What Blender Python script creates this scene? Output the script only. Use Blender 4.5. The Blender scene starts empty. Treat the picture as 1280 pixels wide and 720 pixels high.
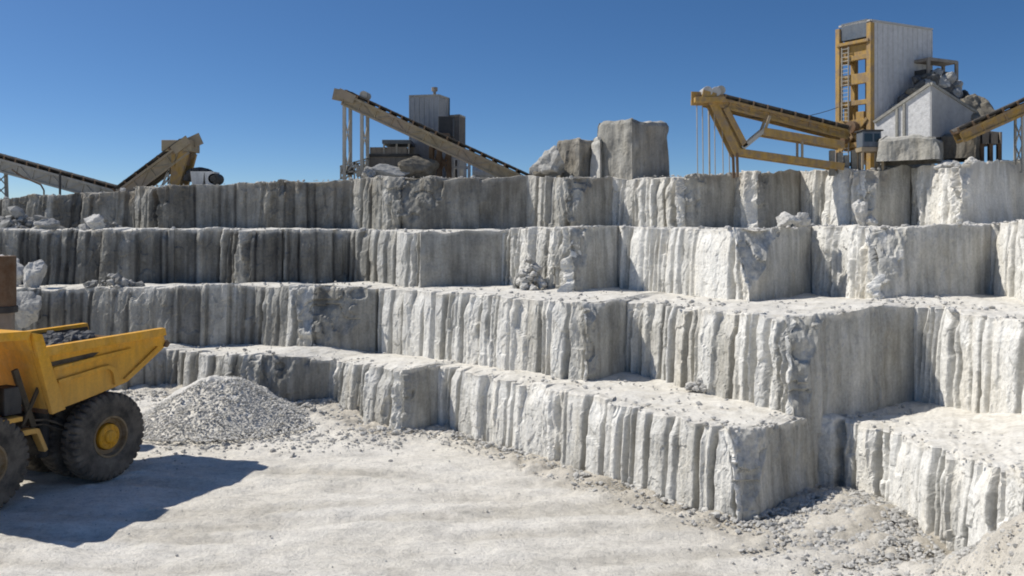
import bpy, math, random
import numpy as np
from mathutils import Vector, Matrix

R = math.radians
rng = np.random.default_rng(11)
random.seed(5)
scene = bpy.context.scene
COL = scene.collection

# ------------------------------------------------------------------ camera frame (metres)
F, HZ, CH = 1108.0, 287.0, 8.0          # focal length / horizon of the photograph, eye height


def at(px, py, Y):
    """photograph position + real depth -> world point"""
    return Vector(((px - 640) / F * Y, Y, CH + (HZ - py) / F * Y))


# ------------------------------------------------------------------ noise
def _hash(ix, iy, iz, seed):
    h = (ix.astype(np.int64) * 374761393 + iy.astype(np.int64) * 668265263 + iz.astype(np.int64) * 2147483647 + seed * 974711) & 0xFFFFFFFF
    h = ((h ^ (h >> 13)) * 1274126177) & 0xFFFFFFFF
    h = ((h ^ (h >> 16)) * 2246822519) & 0xFFFFFFFF
    return ((h ^ (h >> 15)) & 0xFFFFFF) / float(0xFFFFFF) * 2 - 1


def vnoise(x, y, z, seed=0):
    x, y, z = np.broadcast_arrays(np.asarray(x, float), np.asarray(y, float), np.asarray(z, float))
    x0, y0, z0 = np.floor(x), np.floor(y), np.floor(z)
    fx, fy, fz = x - x0, y - y0, z - z0
    fx, fy, fz = [f * f * (3 - 2 * f) for f in (fx, fy, fz)]
    r = 0
    for dx in (0, 1):
        for dy in (0, 1):
            for dz in (0, 1):
                w = (fx if dx else 1 - fx) * (fy if dy else 1 - fy) * (fz if dz else 1 - fz)
                r = r + w * _hash(x0 + dx, y0 + dy, z0 + dz, seed)
    return r


def fbm(x, y, z, octv=4, seed=0, gain=0.5):
    a, s, r = 1.0, 1.0, 0
    for i in range(octv):
        r = r + a * vnoise(np.asarray(x) * s, np.asarray(y) * s, np.asarray(z) * s, seed + i * 17)
        a *= gain
        s *= 2.03
    return r


def facets(u, v, seed):
    """angular broken facets: every jittered cell is a small tilted plane"""
    iu, iv = np.floor(u), np.floor(v)
    best = np.full(u.shape, 1e9)
    out = np.zeros(u.shape)
    o_ = np.zeros_like(u)
    for du in (-1, 0, 1):
        for dv in (-1, 0, 1):
            cu, cv = iu + du, iv + dv
            fu = cu + 0.5 + 0.45 * _hash(cu, cv, o_, seed)
            fv = cv + 0.5 + 0.45 * _hash(cu, cv, o_, seed + 1)
            d = (u - fu) ** 2 + (v - fv) ** 2
            val = _hash(cu, cv, o_, seed + 2) + 1.3 * _hash(cu, cv, o_, seed + 3) * (u - fu) + 0.9 * _hash(cu, cv, o_, seed + 4) * (v - fv)
            m = d < best
            best = np.where(m, d, best)
            out = np.where(m, val, out)
    return out


def smooth(a, b, x):
    t = np.clip((np.asarray(x, float) - a) / (b - a), 0, 1)
    return t * t * (3 - 2 * t)


# ------------------------------------------------------------------ mesh helpers
def np_mesh(name, V, faces, mat, parent=None, smooth_shade=False, attrs=None, mats=None, matidx=None):
    """faces: (n,4) or (n,3) int array"""
    V = np.asarray(V, np.float32)
    faces = np.asarray(faces, np.int32)
    k = faces.shape[1]
    me = bpy.data.meshes.new(name)
    me.vertices.add(len(V))
    me.vertices.foreach_set('co', V.ravel())
    me.loops.add(faces.size)
    me.loops.foreach_set('vertex_index', faces.ravel())
    me.polygons.add(len(faces))
    me.polygons.foreach_set('loop_start', np.arange(len(faces), dtype=np.int32) * k)
    if smooth_shade:
        me.polygons.foreach_set('use_smooth', np.ones(len(faces), bool))
    else:
        me.polygons.foreach_set('use_smooth', np.zeros(len(faces), bool))
    me.update(calc_edges=True)
    me.validate()
    for k_, v in (attrs or {}).items():
        a = me.attributes.new(k_, 'FLOAT', 'POINT')
        a.data.foreach_set('value', np.asarray(v, np.float32).ravel())
    me.materials.append(mat)
    o = bpy.data.objects.new(name, me)
    COL.objects.link(o)
    if parent is not None:
        o.parent = parent
    return o


def grid_faces(nr, nc):
    i = np.arange(nr - 1)[:, None] * nc + np.arange(nc - 1)[None, :]
    i = i.ravel()
    return np.stack([i, i + 1, i + nc + 1, i + nc], 1)


class MB:
    """collects shapes for ONE mesh object"""

    def __init__(s):
        s.v, s.f = [], []

    def add(s, vs, fs):
        b = len(s.v)
        s.v += [tuple(v) for v in vs]
        s.f += [tuple(i + b for i in f) for f in fs]
        return s

    def box(s, lo, hi):
        x0, y0, z0 = lo
        x1, y1, z1 = hi
        vs = [(x0, y0, z0), (x1, y0, z0), (x1, y1, z0), (x0, y1, z0), (x0, y0, z1), (x1, y0, z1), (x1, y1, z1), (x0, y1, z1)]
        fs = [(0, 3, 2, 1), (4, 5, 6, 7), (0, 1, 5, 4), (1, 2, 6, 5), (2, 3, 7, 6), (3, 0, 4, 7)]
        return s.add(vs, fs)

    def beam(s, p0, p1, w, h, up=(0, 0, 1)):
        p0, p1 = Vector(p0), Vector(p1)
        d = (p1 - p0).normalized()
        upv = Vector(up)
        if abs(d.dot(upv)) > 0.97:
            upv = Vector((0, 1, 0))
        a = d.cross(upv).normalized()
        b = a.cross(d).normalized()
        vs = []
        for p in (p0, p1):
            for (i, j) in ((-1, -1), (1, -1), (1, 1), (-1, 1)):
                vs.append(p + a * (i * w / 2) + b * (j * h / 2))
        fs = [(0, 1, 2, 3), (7, 6, 5, 4), (0, 4, 5, 1), (1, 5, 6, 2), (2, 6, 7, 3), (3, 7, 4, 0)]
        return s.add(vs, fs)

    def tube(s, p0, p1, r, n=8, r1=None):
        p0, p1 = Vector(p0), Vector(p1)
        r1 = r if r1 is None else r1
        d = (p1 - p0).normalized()
        up = Vector((0, 0, 1)) if abs(d.z) < 0.95 else Vector((0, 1, 0))
        a = d.cross(up).normalized()
        b = a.cross(d)
        vs, fs = [], []
        for p, rr in ((p0, r), (p1, r1)):
            for k in range(n):
                t = 2 * math.pi * k / n
                vs.append(p + a * (rr * math.cos(t)) + b * (rr * math.sin(t)))
        for k in range(n):
            fs.append((k, (k + 1) % n, n + (k + 1) % n, n + k))
        fs.append(tuple(range(n - 1, -1, -1)))
        fs.append(tuple(range(n, 2 * n)))
        return s.add(vs, fs)

    def prism(s, poly, fn):
        """poly: list of 2D points; fn(p, side) -> 3D for side 0/1"""
        n = len(poly)
        vs = [fn(p, 0) for p in poly] + [fn(p, 1) for p in poly]
        fs = [tuple(range(n - 1, -1, -1)), tuple(range(n, 2 * n))]
        for k in range(n):
            fs.append((k, (k + 1) % n, n + (k + 1) % n, n + k))
        return s.add(vs, fs)

    def build(s, name, mat, parent=None, bevel=0.0, smooth_shade=False, fix=True):
        me = bpy.data.meshes.new(name)
        me.from_pydata([tuple(v) for v in s.v], [], s.f)
        if fix:
            import bmesh
            bm = bmesh.new()
            bm.from_mesh(me)
            bmesh.ops.recalc_face_normals(bm, faces=bm.faces)
            bm.to_mesh(me)
            bm.free()
        me.materials.append(mat)
        if smooth_shade:
            for p in me.polygons:
                p.use_smooth = True
        o = bpy.data.objects.new(name, me)
        COL.objects.link(o)
        if parent is not None:
            o.parent = parent
        if bevel:
            m = o.modifiers.new('bevel', 'BEVEL')
            m.width = bevel
            m.segments = 2
            m.limit_method = 'ANGLE'
            m.angle_limit = R(40)
        return o


def tag(o, label=None, cat=None, group=None, kind=None):
    if label: o['label'] = label
    if cat: o['category'] = cat
    if group: o['group'] = group
    if kind: o['kind'] = kind
    return o


def thing(name, label, cat, loc=(0, 0, 0), rotz=0.0, group=None):
    o = bpy.data.objects.new(name, None)
    COL.objects.link(o)
    o.empty_display_size = 0.3
    o.location = loc
    o.rotation_euler = (0, 0, rotz)
    return tag(o, label, cat, group)


# ------------------------------------------------------------------ materials
def new_mat(name):
    m = bpy.data.materials.new(name)
    m.use_nodes = True
    nt = m.node_tree
    b = nt.nodes['Principled BSDF']
    b.inputs['Specular IOR Level'].default_value = 0.2
    return m, nt, b


def N(nt, t, **kw):
    n = nt.nodes.new(t)
    for k, v in kw.items():
        if k in n.inputs:
            n.inputs[k].default_value = v
        else:
            setattr(n, k, v)
    return n


def mixc(nt, fac, a, b, blend='MIX'):
    n = nt.nodes.new('ShaderNodeMix')
    n.data_type = 'RGBA'
    n.blend_type = blend
    for sock, val in ((n.inputs[0], fac), (n.inputs[6], a), (n.inputs[7], b)):
        if hasattr(val, 'is_linked') or isinstance(val, bpy.types.NodeSocket):
            nt.links.new(val, sock)
        elif isinstance(val, (int, float)):
            sock.default_value = val
        else:
            sock.default_value = (*val, 1)
    return n.outputs[2]


def ramp(nt, fac, stops):
    r = nt.nodes.new('ShaderNodeValToRGB')
    e = r.color_ramp.elements
    while len(e) < len(stops):
        e.new(0.5)
    for i, (p, c) in enumerate(stops):
        e[i].position = p
        e[i].color = (c, c, c, 1) if isinstance(c, (int, float)) else (*c, 1)
    nt.links.new(fac, r.inputs[0])
    return r.outputs[0]


def noise_tex(nt, scale, detail=6, rough=0.6, vec=None, mscale=None, dist=0.0):
    if vec is None:
        vec = N(nt, 'ShaderNodeTexCoord').outputs['Object']
    if mscale is not None:
        mp = N(nt, 'ShaderNodeMapping')
        mp.inputs['Scale'].default_value = mscale
        nt.links.new(vec, mp.inputs['Vector'])
        vec = mp.outputs[0]
    n = N(nt, 'ShaderNodeTexNoise')
    n.inputs['Scale'].default_value = scale
    n.inputs['Detail'].default_value = detail
    n.inputs['Roughness'].default_value = rough
    n.inputs['Distortion'].default_value = dist
    nt.links.new(vec, n.inputs['Vector'])
    return n.outputs['Fac']


def math_node(nt, op, a, b=None, clamp=False):
    n = nt.nodes.new('ShaderNodeMath')
    n.operation = op
    n.use_clamp = clamp
    for s, v in ((n.inputs[0], a), (n.inputs[1], b)):
        if v is None: continue
        if isinstance(v, (int, float)): s.default_value = v
        else: nt.links.new(v, s)
    return n.outputs[0]


def bump(nt, b, h, strength=0.5, dist=0.05):
    n = N(nt, 'ShaderNodeBump')
    n.inputs['Strength'].default_value = strength
    n.inputs['Distance'].default_value = dist
    nt.links.new(h, n.inputs['Height'])
    nt.links.new(n.outputs[0], b.inputs['Normal'])


def rock_material():
    m, nt, b = new_mat('quarried_stone')
    L = nt.links
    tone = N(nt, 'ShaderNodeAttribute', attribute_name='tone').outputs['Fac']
    top = N(nt, 'ShaderNodeAttribute', attribute_name='dust').outputs['Fac']
    soil = N(nt, 'ShaderNodeAttribute', attribute_name='soil').outputs['Fac']
    patch = noise_tex(nt, 0.55, 5, 0.6)
    streak = noise_tex(nt, 2.2, 6, 0.65, mscale=(1, 1, 0.12))
    fine = noise_tex(nt, 9.0, 8, 0.7)
    grain = noise_tex(nt, 60.0, 3, 0.7)
    # weathering level, with the painted shade carried by tone
    w = math_node(nt, 'MULTIPLY_ADD', patch, 0.5)
    w.node.inputs[2].default_value = -0.25
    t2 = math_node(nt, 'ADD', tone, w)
    s2 = math_node(nt, 'MULTIPLY_ADD', streak, 0.75)
    s2.node.inputs[2].default_value = -0.36
    t3 = math_node(nt, 'ADD', t2, s2, clamp=True)
    base = ramp(nt, t3, [(0.0, (0.062, 0.061, 0.060)), (0.3, (0.185, 0.181, 0.166)), (0.6, (0.42, 0.412, 0.38)), (0.85, (0.69, 0.68, 0.645)), (1.0, (0.78, 0.77, 0.735))])
    f2 = ramp(nt, fine, [(0.25, 0.72), (0.55, 1.0), (0.75, 1.1)])
    base = mixc(nt, 1.0, base, f2, 'MULTIPLY')
    g2 = ramp(nt, grain, [(0.3, 0.85), (0.7, 1.08)])
    base = mixc(nt, 0.8, base, g2, 'MULTIPLY')
    # tan staining
    tanf = ramp(nt, noise_tex(nt, 0.9, 4, 0.6, mscale=(1, 1, 0.35)), [(0.5, 0.0), (0.72, 0.35)])
    base = mixc(nt, tanf, base, mixc(nt, 1.0, base, (0.95, 0.86, 0.70), 'MULTIPLY'))
    soilm = math_node(nt, 'MULTIPLY', soil, ramp(nt, fine, [(0.3, 0.25), (0.7, 1.0)]))
    base = mixc(nt, soilm, base, (0.21, 0.165, 0.11))
    dn = ramp(nt, noise_tex(nt, 1.6, 6, 0.7), [(0.3, (0.52, 0.49, 0.43)), (0.5, (0.66, 0.635, 0.58)), (0.72, (0.74, 0.72, 0.67))])
    dn = mixc(nt, 1.0, dn, f2, 'MULTIPLY')
    dsc = math_node(nt, 'MULTIPLY_ADD', tone, 0.5)
    dsc.node.inputs[2].default_value = 0.5
    base = mixc(nt, top, base, dn)
    base = mixc(nt, 1.0, base, (1.0, 0.993, 0.975), 'MULTIPLY')
    L.new(base, b.inputs['Base Color'])
    b.inputs['Roughness'].default_value = 0.95
    b.inputs['Specular IOR Level'].default_value = 0.1
    v = N(nt, 'ShaderNodeTexVoronoi')
    v.inputs['Scale'].default_value = 7
    L.new(N(nt, 'ShaderNodeTexCoord').outputs['Object'], v.inputs['Vector'])
    h = math_node(nt, 'ADD', math_node(nt, 'MULTIPLY', fine, 1.0), math_node(nt, 'MULTIPLY', streak, 0.35))
    h = math_node(nt, 'ADD', h, math_node(nt, 'MULTIPLY', v.outputs['Distance'], 0.35))
    bump(nt, b, h, 0.5, 0.08)
    return m


def ground_material():
    m, nt, b = new_mat('crushed_stone_ground')
    big = noise_tex(nt, 0.16, 5, 0.6, dist=0.6)
    mid = noise_tex(nt, 1.1, 6, 0.65, mscale=(0.6, 1.3, 1))
    fine = noise_tex(nt, 9, 6, 0.75)
    grit = noise_tex(nt, 38, 4, 0.7)
    c = ramp(nt, big, [(0.3, (0.72, 0.675, 0.585)), (0.5, (0.84, 0.795, 0.705)), (0.68, (0.88, 0.84, 0.76))])
    c = mixc(nt, 1.0, c, ramp(nt, mid, [(0.28, 0.78), (0.48, 0.98), (0.7, 1.05)]), 'MULTIPLY')
    c = mixc(nt, 1.0, c, ramp(nt, fine, [(0.28, 0.66), (0.5, 1.0), (0.75, 1.08)]), 'MULTIPLY')
    c = mixc(nt, 1.0, c, ramp(nt, grit, [(0.3, 0.78), (0.5, 1.0), (0.7, 1.08)]), 'MULTIPLY')
    rut = N(nt, 'ShaderNodeAttribute', attribute_name='rut').outputs['Fac']
    c = mixc(nt, rut, c, mixc(nt, 1.0, c, (0.80, 0.79, 0.77), 'MULTIPLY'))
    rub = N(nt, 'ShaderNodeAttribute', attribute_name='rubbly').outputs['Fac']
    c = mixc(nt, 1.0, c, ramp(nt, noise_tex(nt, 3.2, 7, 0.72, mscale=(0.45, 1.2, 1)), [(0.3, 0.82), (0.48, 1.0), (0.7, 1.04)]), 'MULTIPLY')
    c = mixc(nt, rub, c, mixc(nt, 1.0, c, (0.74, 0.72, 0.69), 'MULTIPLY'))
    nt.links.new(c, b.inputs['Base Color'])
    b.inputs['Roughness'].default_value = 0.95
    b.inputs['Specular IOR Level'].default_value = 0.1
    h = math_node(nt, 'ADD', math_node(nt, 'MULTIPLY', fine, 1.0), math_node(nt, 'MULTIPLY', grit, 0.35))
    h = math_node(nt, 'ADD', h, math_node(nt, 'MULTIPLY', mid, 0.8))
    bump(nt, b, h, 0.9, 0.10)
    return m


def stone_mat(name, c0, c1, scale=3.0, spread=(0.62, 1.12)):
    m, nt, b = new_mat(name)
    n = noise_tex(nt, scale, 7, 0.7)
    n2 = noise_tex(nt, scale * 7, 5, 0.7)
    r = N(nt, 'ShaderNodeTexCoord')
    geo = N(nt, 'ShaderNodeNewGeometry')
    c = ramp(nt, n, [(0.3, c0), (0.7, c1)])
    c = mixc(nt, 1.0, c, ramp(nt, n2, [(0.3, 0.75), (0.65, 1.08)]), 'MULTIPLY')
    rnd = ramp(nt, geo.outputs['Random Per Island'], [(0.0, spread[0]), (0.5, 0.95), (1.0, spread[1])])
    c = mixc(nt, 1.0, c, rnd, 'MULTIPLY')
    nt.links.new(c, b.inputs['Base Color'])
    b.inputs['Roughness'].default_value = 0.95
    b.inputs['Specular IOR Level'].default_value = 0.1
    bump(nt, b, math_node(nt, 'ADD', n2, n), 0.6, 0.06)
    return m


def paint_mat(name, col, dust=(0.42, 0.39, 0.33), amount=0.45, rough=0.5, rust=None, scale=2.0, metallic=0.0, low=None, streaks=0.35):
    """painted or bare metal with dust, streaks and (optionally) rust patches"""
    m, nt, b = new_mat(name)
    n = noise_tex(nt, scale, 7, 0.7)
    n2 = noise_tex(nt, scale * 9, 5, 0.7)
    st = noise_tex(nt, scale * 2.5, 5, 0.6, mscale=(1, 1, 0.15))
    c = ramp(nt, n2, [(0.3, tuple(x * 0.8 for x in col)), (0.6, col), (0.8, tuple(min(1, x * 1.1) for x in col))])
    c = mixc(nt, 1.0, c, ramp(nt, st, [(0.3, 1 - streaks), (0.6, 1.0)]), 'MULTIPLY')
    if rust:
        c = mixc(nt, ramp(nt, n, [(0.47, 0.0), (0.6, 0.85)]), c, rust)
    df = ramp(nt, n, [(0.35, 0.0), (0.7, amount)])
    if low is not None:
        sx = N(nt, 'ShaderNodeSeparateXYZ')
        nt.links.new(N(nt, 'ShaderNodeTexCoord').outputs['Object'], sx.inputs[0])
        z = math_node(nt, 'DIVIDE', sx.outputs[2], low)
        df = math_node(nt, 'MAXIMUM', df, ramp(nt, z, [(0.0, 0.75), (0.55, 0.38), (1.0, 0.06)]))
    c = mixc(nt, df, c, dust)
    nt.links.new(c, b.inputs['Base Color'])
    b.inputs['Metallic'].default_value = metallic
    nt.links.new(ramp(nt, n, [(0.3, rough), (0.7, min(1, rough + 0.3))]), b.inputs['Roughness'])
    bump(nt, b, n2, 0.15, 0.01)
    return m


M = {}
M['rock'] = rock_material()
M['ground'] = ground_material()
M['rubble'] = stone_mat('broken_stone', (0.42, 0.405, 0.375), (0.64, 0.625, 0.585), 3.0, (0.75, 1.08))
M['rubble_dim'] = stone_mat('broken_stone_grey', (0.27, 0.265, 0.25), (0.46, 0.45, 0.42))
M['gravel'] = stone_mat('gravel', (0.54, 0.52, 0.475), (0.72, 0.695, 0.64), 1.5, (0.82, 1.06))
M['dark_stone'] = stone_mat('dark_stone', (0.045, 0.047, 0.05), (0.17, 0.17, 0.165))
M['brown_stone'] = stone_mat('brown_stone', (0.13, 0.115, 0.09), (0.26, 0.235, 0.19))
M['yellow'] = paint_mat('truck_yellow', (0.82, 0.40, 0.014), dust=(0.52, 0.40, 0.22), amount=0.42, rough=0.5, scale=1.3, streaks=0.3, low=4.6)
M['yellow_hub'] = paint_mat('hub_yellow', (0.80, 0.39, 0.014), dust=(0.45, 0.34, 0.18), amount=0.35, rough=0.5, scale=4.0)
M['yellow_dull'] = paint_mat('worn_yellow_steel', (0.43, 0.262, 0.066), dust=(0.33, 0.275, 0.195), amount=0.7, rough=0.7, rust=(0.15, 0.07, 0.027), scale=2.2)
M['tan'] = paint_mat('dusty_tan_steel', (0.33, 0.26, 0.155), dust=(0.42, 0.38, 0.31), amount=0.7, rough=0.7, rust=(0.16, 0.085, 0.04), scale=0.7)
M['pale'] = paint_mat('dusty_pale_steel', (0.40, 0.38, 0.33), dust=(0.45, 0.42, 0.36), amount=0.6, rough=0.7, scale=0.9)
M['rust'] = paint_mat('rusted_steel', (0.15, 0.085, 0.045), dust=(0.30, 0.25, 0.19), amount=0.5, rough=0.8, scale=1.2)
M['belt'] = paint_mat('conveyor_belt_rubber', (0.045, 0.043, 0.042), dust=(0.26, 0.235, 0.20), amount=0.5, rough=0.9, scale=1.6)
M['grey_clad'] = paint_mat('grey_cladding', (0.43, 0.43, 0.425), dust=(0.45, 0.43, 0.38), amount=0.5, rough=0.6, scale=0.5, streaks=0.2)
M['white_clad'] = paint_mat('pale_grey_cladding', (0.56, 0.56, 0.56), dust=(0.50, 0.49, 0.45), amount=0.4, rough=0.6, scale=0.4, streaks=0.15)
M['brown_clad'] = paint_mat('brown_cladding', (0.24, 0.21, 0.18), dust=(0.38, 0.34, 0.28), amount=0.6, rough=0.8, scale=0.7)
M['dark_steel'] = paint_mat('dark_steel', (0.05, 0.052, 0.055), dust=(0.16, 0.145, 0.12), amount=0.4, rough=0.6, scale=1.5)
M['slate'] = paint_mat('blue_grey_sheet', (0.10, 0.13, 0.17), dust=(0.3, 0.29, 0.27), amount=0.35, rough=0.6, scale=1.0)
M['white'] = paint_mat('white_painted_metal', (0.72, 0.72, 0.70), dust=(0.55, 0.52, 0.46), amount=0.5, rough=0.6, scale=1.0)
M['rubber'] = paint_mat('tyre_rubber', (0.055, 0.051, 0.046), dust=(0.24, 0.21, 0.17), amount=0.75, rough=0.85, scale=1.6, streaks=0.1)
M['rim'] = paint_mat('dusty_rim_steel', (0.22, 0.15, 0.07), dust=(0.36, 0.31, 0.24), amount=0.6, rough=0.7, scale=3)
M['chassis'] = paint_mat('greasy_chassis', (0.05, 0.04, 0.03), dust=(0.2, 0.17, 0.12), amount=0.5, rough=0.7, scale=2)
M['concrete'] = stone_mat('weathered_concrete', (0.27, 0.26, 0.225), (0.40, 0.385, 0.34), 1.0)
M['white_concrete'] = stone_mat('white_concrete', (0.72, 0.715, 0.70), (0.82, 0.81, 0.79), 0.8)


def glass_mat():
    m, nt, b = new_mat('cab_glass')
    b.inputs['Base Color'].default_value = (0.02, 0.03, 0.035, 1)
    b.inputs['Roughness'].default_value = 0.08
    b.inputs['Specular IOR Level'].default_value = 0.6
    return m


M['glass'] = glass_mat()


def lens_mat():
    m, nt, b = new_mat('headlight_lens')
    b.inputs['Base Color'].default_value = (0.7, 0.7, 0.66, 1)
    b.inputs['Roughness'].default_value = 0.15
    return m


M['lens'] = lens_mat()

# ------------------------------------------------------------------ ground surface
PILE = (-11.95, 36.6)


def ground_z(x, y):
    x, y = np.asarray(x, float), np.asarray(y, float)
    z = 0.10 * fbm(x * 0.16, y * 0.16, 0 * x, 3, 3)
    z = z + 0.06 * fbm(x * 0.8, y * 1.3, 0 * x, 4, 9)
    # apron in front of the lowest terrace at the left
    z = z + 0.8 * smooth(34.5, 39.5, y) * smooth(-4, -9, x)
    # spoil mound at the right edge, against the near block
    d = np.hypot((x - 10.9) / 2.7, (y - 16.4) / 5.4)
    z = z + 2.75 * (1 - smooth(0.05, 1.0, d))
    # rubble apron in the corner between the two near blocks
    d = np.hypot((x - 9.6) / 2.6, (y - 24.4) / 3.0)
    z = z + 0.38 * (1 - smooth(0.1, 1.0, d))
    # keep the truck standing level
    tr = np.hypot((x + 15.5) / 4.6, (y - 27.5) / 5.5)
    z = z * smooth(0.75, 1.25, tr)
    return z


def axis(parts):
    out = []
    for a, b, st in parts:
        out.append(np.arange(a, b, st))
    out.append(np.array([parts[-1][1]]))
    return np.concatenate(out)


gx = axis([(-2500, -300, 220), (-300, -60, 24), (-60, -20, 1.6), (-20, 15, 0.10), (15, 60, 1.5), (60, 300, 24), (300, 2500, 220)])
gy = axis([(-900, -100, 160), (-100, 0, 10), (0, 16, 0.8), (16, 42, 0.10), (42, 60, 1.2), (60, 300, 24), (300, 2600, 230)])
GX, GY = np.meshgrid(gx, gy)
near = smooth(120, 50, np.hypot(GX, GY - 25))
GZ = ground_z(GX, GY) * near
rubz = np.zeros_like(GX)
# the lowest terrace's foot, used for rubble and ground roughness (filled below)
T1_FOOT = [(-60, 39.6), (-17.2, 39.6), (-15.2, 40.2), (-10.6, 37.4), (-7.9, 38.6), (-4.4, 34.6), (-3.0, 36.3), (6.4, 24.3), (9.5, 27.45), (10.1, 26.95), (10.66, 25.3), (10.7, 21.4), (10.8, 12.0)]


def dist_to_poly(x, y, P):
    best = np.full(np.shape(x), 1e9)
    for (x0, y0), (x1, y1) in zip(P[:-1], P[1:]):
        dx, dy = x1 - x0, y1 - y0
        t = np.clip(((x - x0) * dx + (y - y0) * dy) / (dx * dx + dy * dy), 0, 1)
        best = np.minimum(best, np.hypot(x - x0 - t * dx, y - y0 - t * dy))
    return best


dT1 = dist_to_poly(GX, GY, T1_FOOT)
nz = 0.5 + 0.5 * fbm(GX * 0.5, GY * 0.5, 0 * GX, 3, 44)
rubz = np.clip(smooth(2.4, 0.3, dT1) * (0.4 + nz), 0, 1)
d_c = np.hypot((GX - 9.4) / 3.0, (GY - 23.8) / 3.8)
rubz = np.maximum(rubz, np.clip((1.2 - d_c) * 1.2, 0, 1) * (0.55 + 0.5 * nz))
d_m = np.hypot((GX - 10.4) / 2.4, (GY - 18.0) / 4.0)
fine = fbm(GX * 3.1, GY * 3.1, 0 * GX, 3, 21)
GZ = GZ + near * (0.02 * fine + rubz * (0.10 * fine + 0.10))
GZ = GZ + near * np.clip(1.1 - d_m, 0, 1) * (0.16 * fbm(GX * 1.3, GY * 1.3, 0 * GX, 5, 31) + 0.12 * np.round(2 * fbm(GX * 0.7, GY * 1.6, 0 * GX, 3, 37)) / 2)
rubz = np.maximum(rubz, 0.5 * np.clip(1.2 - d_m, 0, 1) * nz)
# shallow wheel ruts sweeping past the truck
rut = np.zeros_like(GX)
for k, (oy, sl, cv) in enumerate(((0, .06, .012), (-1.6, .06, .012), (-3.6, .05, .010), (-5.2, .05, .010), (4.2, -.16, -.006), (2.6, -.16, -.006), (1.6, .2, .004), (0.1, .2, .004))):
    cy = 24.6 + oy + sl * (GX + 3) + cv * (GX + 3) ** 2
    GZ += near * 0.03 * (np.exp(-((GY - cy - 0.55) / 0.16) ** 2) + np.exp(-((GY - cy + 0.55) / 0.16) ** 2)) * (0.6 + 0.6 * vnoise(GX * 0.9, GY * 0 + k, 0 * GX, 70 + k))
    GZ += near * 0.006 * np.exp(-((GY - cy) / 0.36) ** 2) * np.sin(GX * 2 * math.pi / 0.42 + np.abs(GY - cy) * 5)
    tread = 0.85 + 0.15 * np.sin(GX * 2 * math.pi / 0.5 + np.abs(GY - cy) * 6)
    rut = np.maximum(rut, np.exp(-((GY - cy) / 0.42) ** 4) * tread * np.clip(0.75 + 0.8 * fbm(GX * 0.35, GY * 0.35, 0 * GX, 3, 90 + k), 0, 1))
    GZ -= near * 0.05 * np.exp(-((GY - cy) / 0.34) ** 2) * (0.7 + 0.5 * vnoise(GX * 0.8, 0 * GX, 0 * GX, k))
ground = np_mesh('ground', np.stack([GX, GY, GZ], -1).reshape(-1, 3), grid_faces(len(gy), len(gx)), M['ground'], smooth_shade=True, attrs={'rubbly': rubz, 'rut': rut})
tag(ground, 'pale crushed stone quarry floor with wheel ruts', 'ground', kind='structure')


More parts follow.
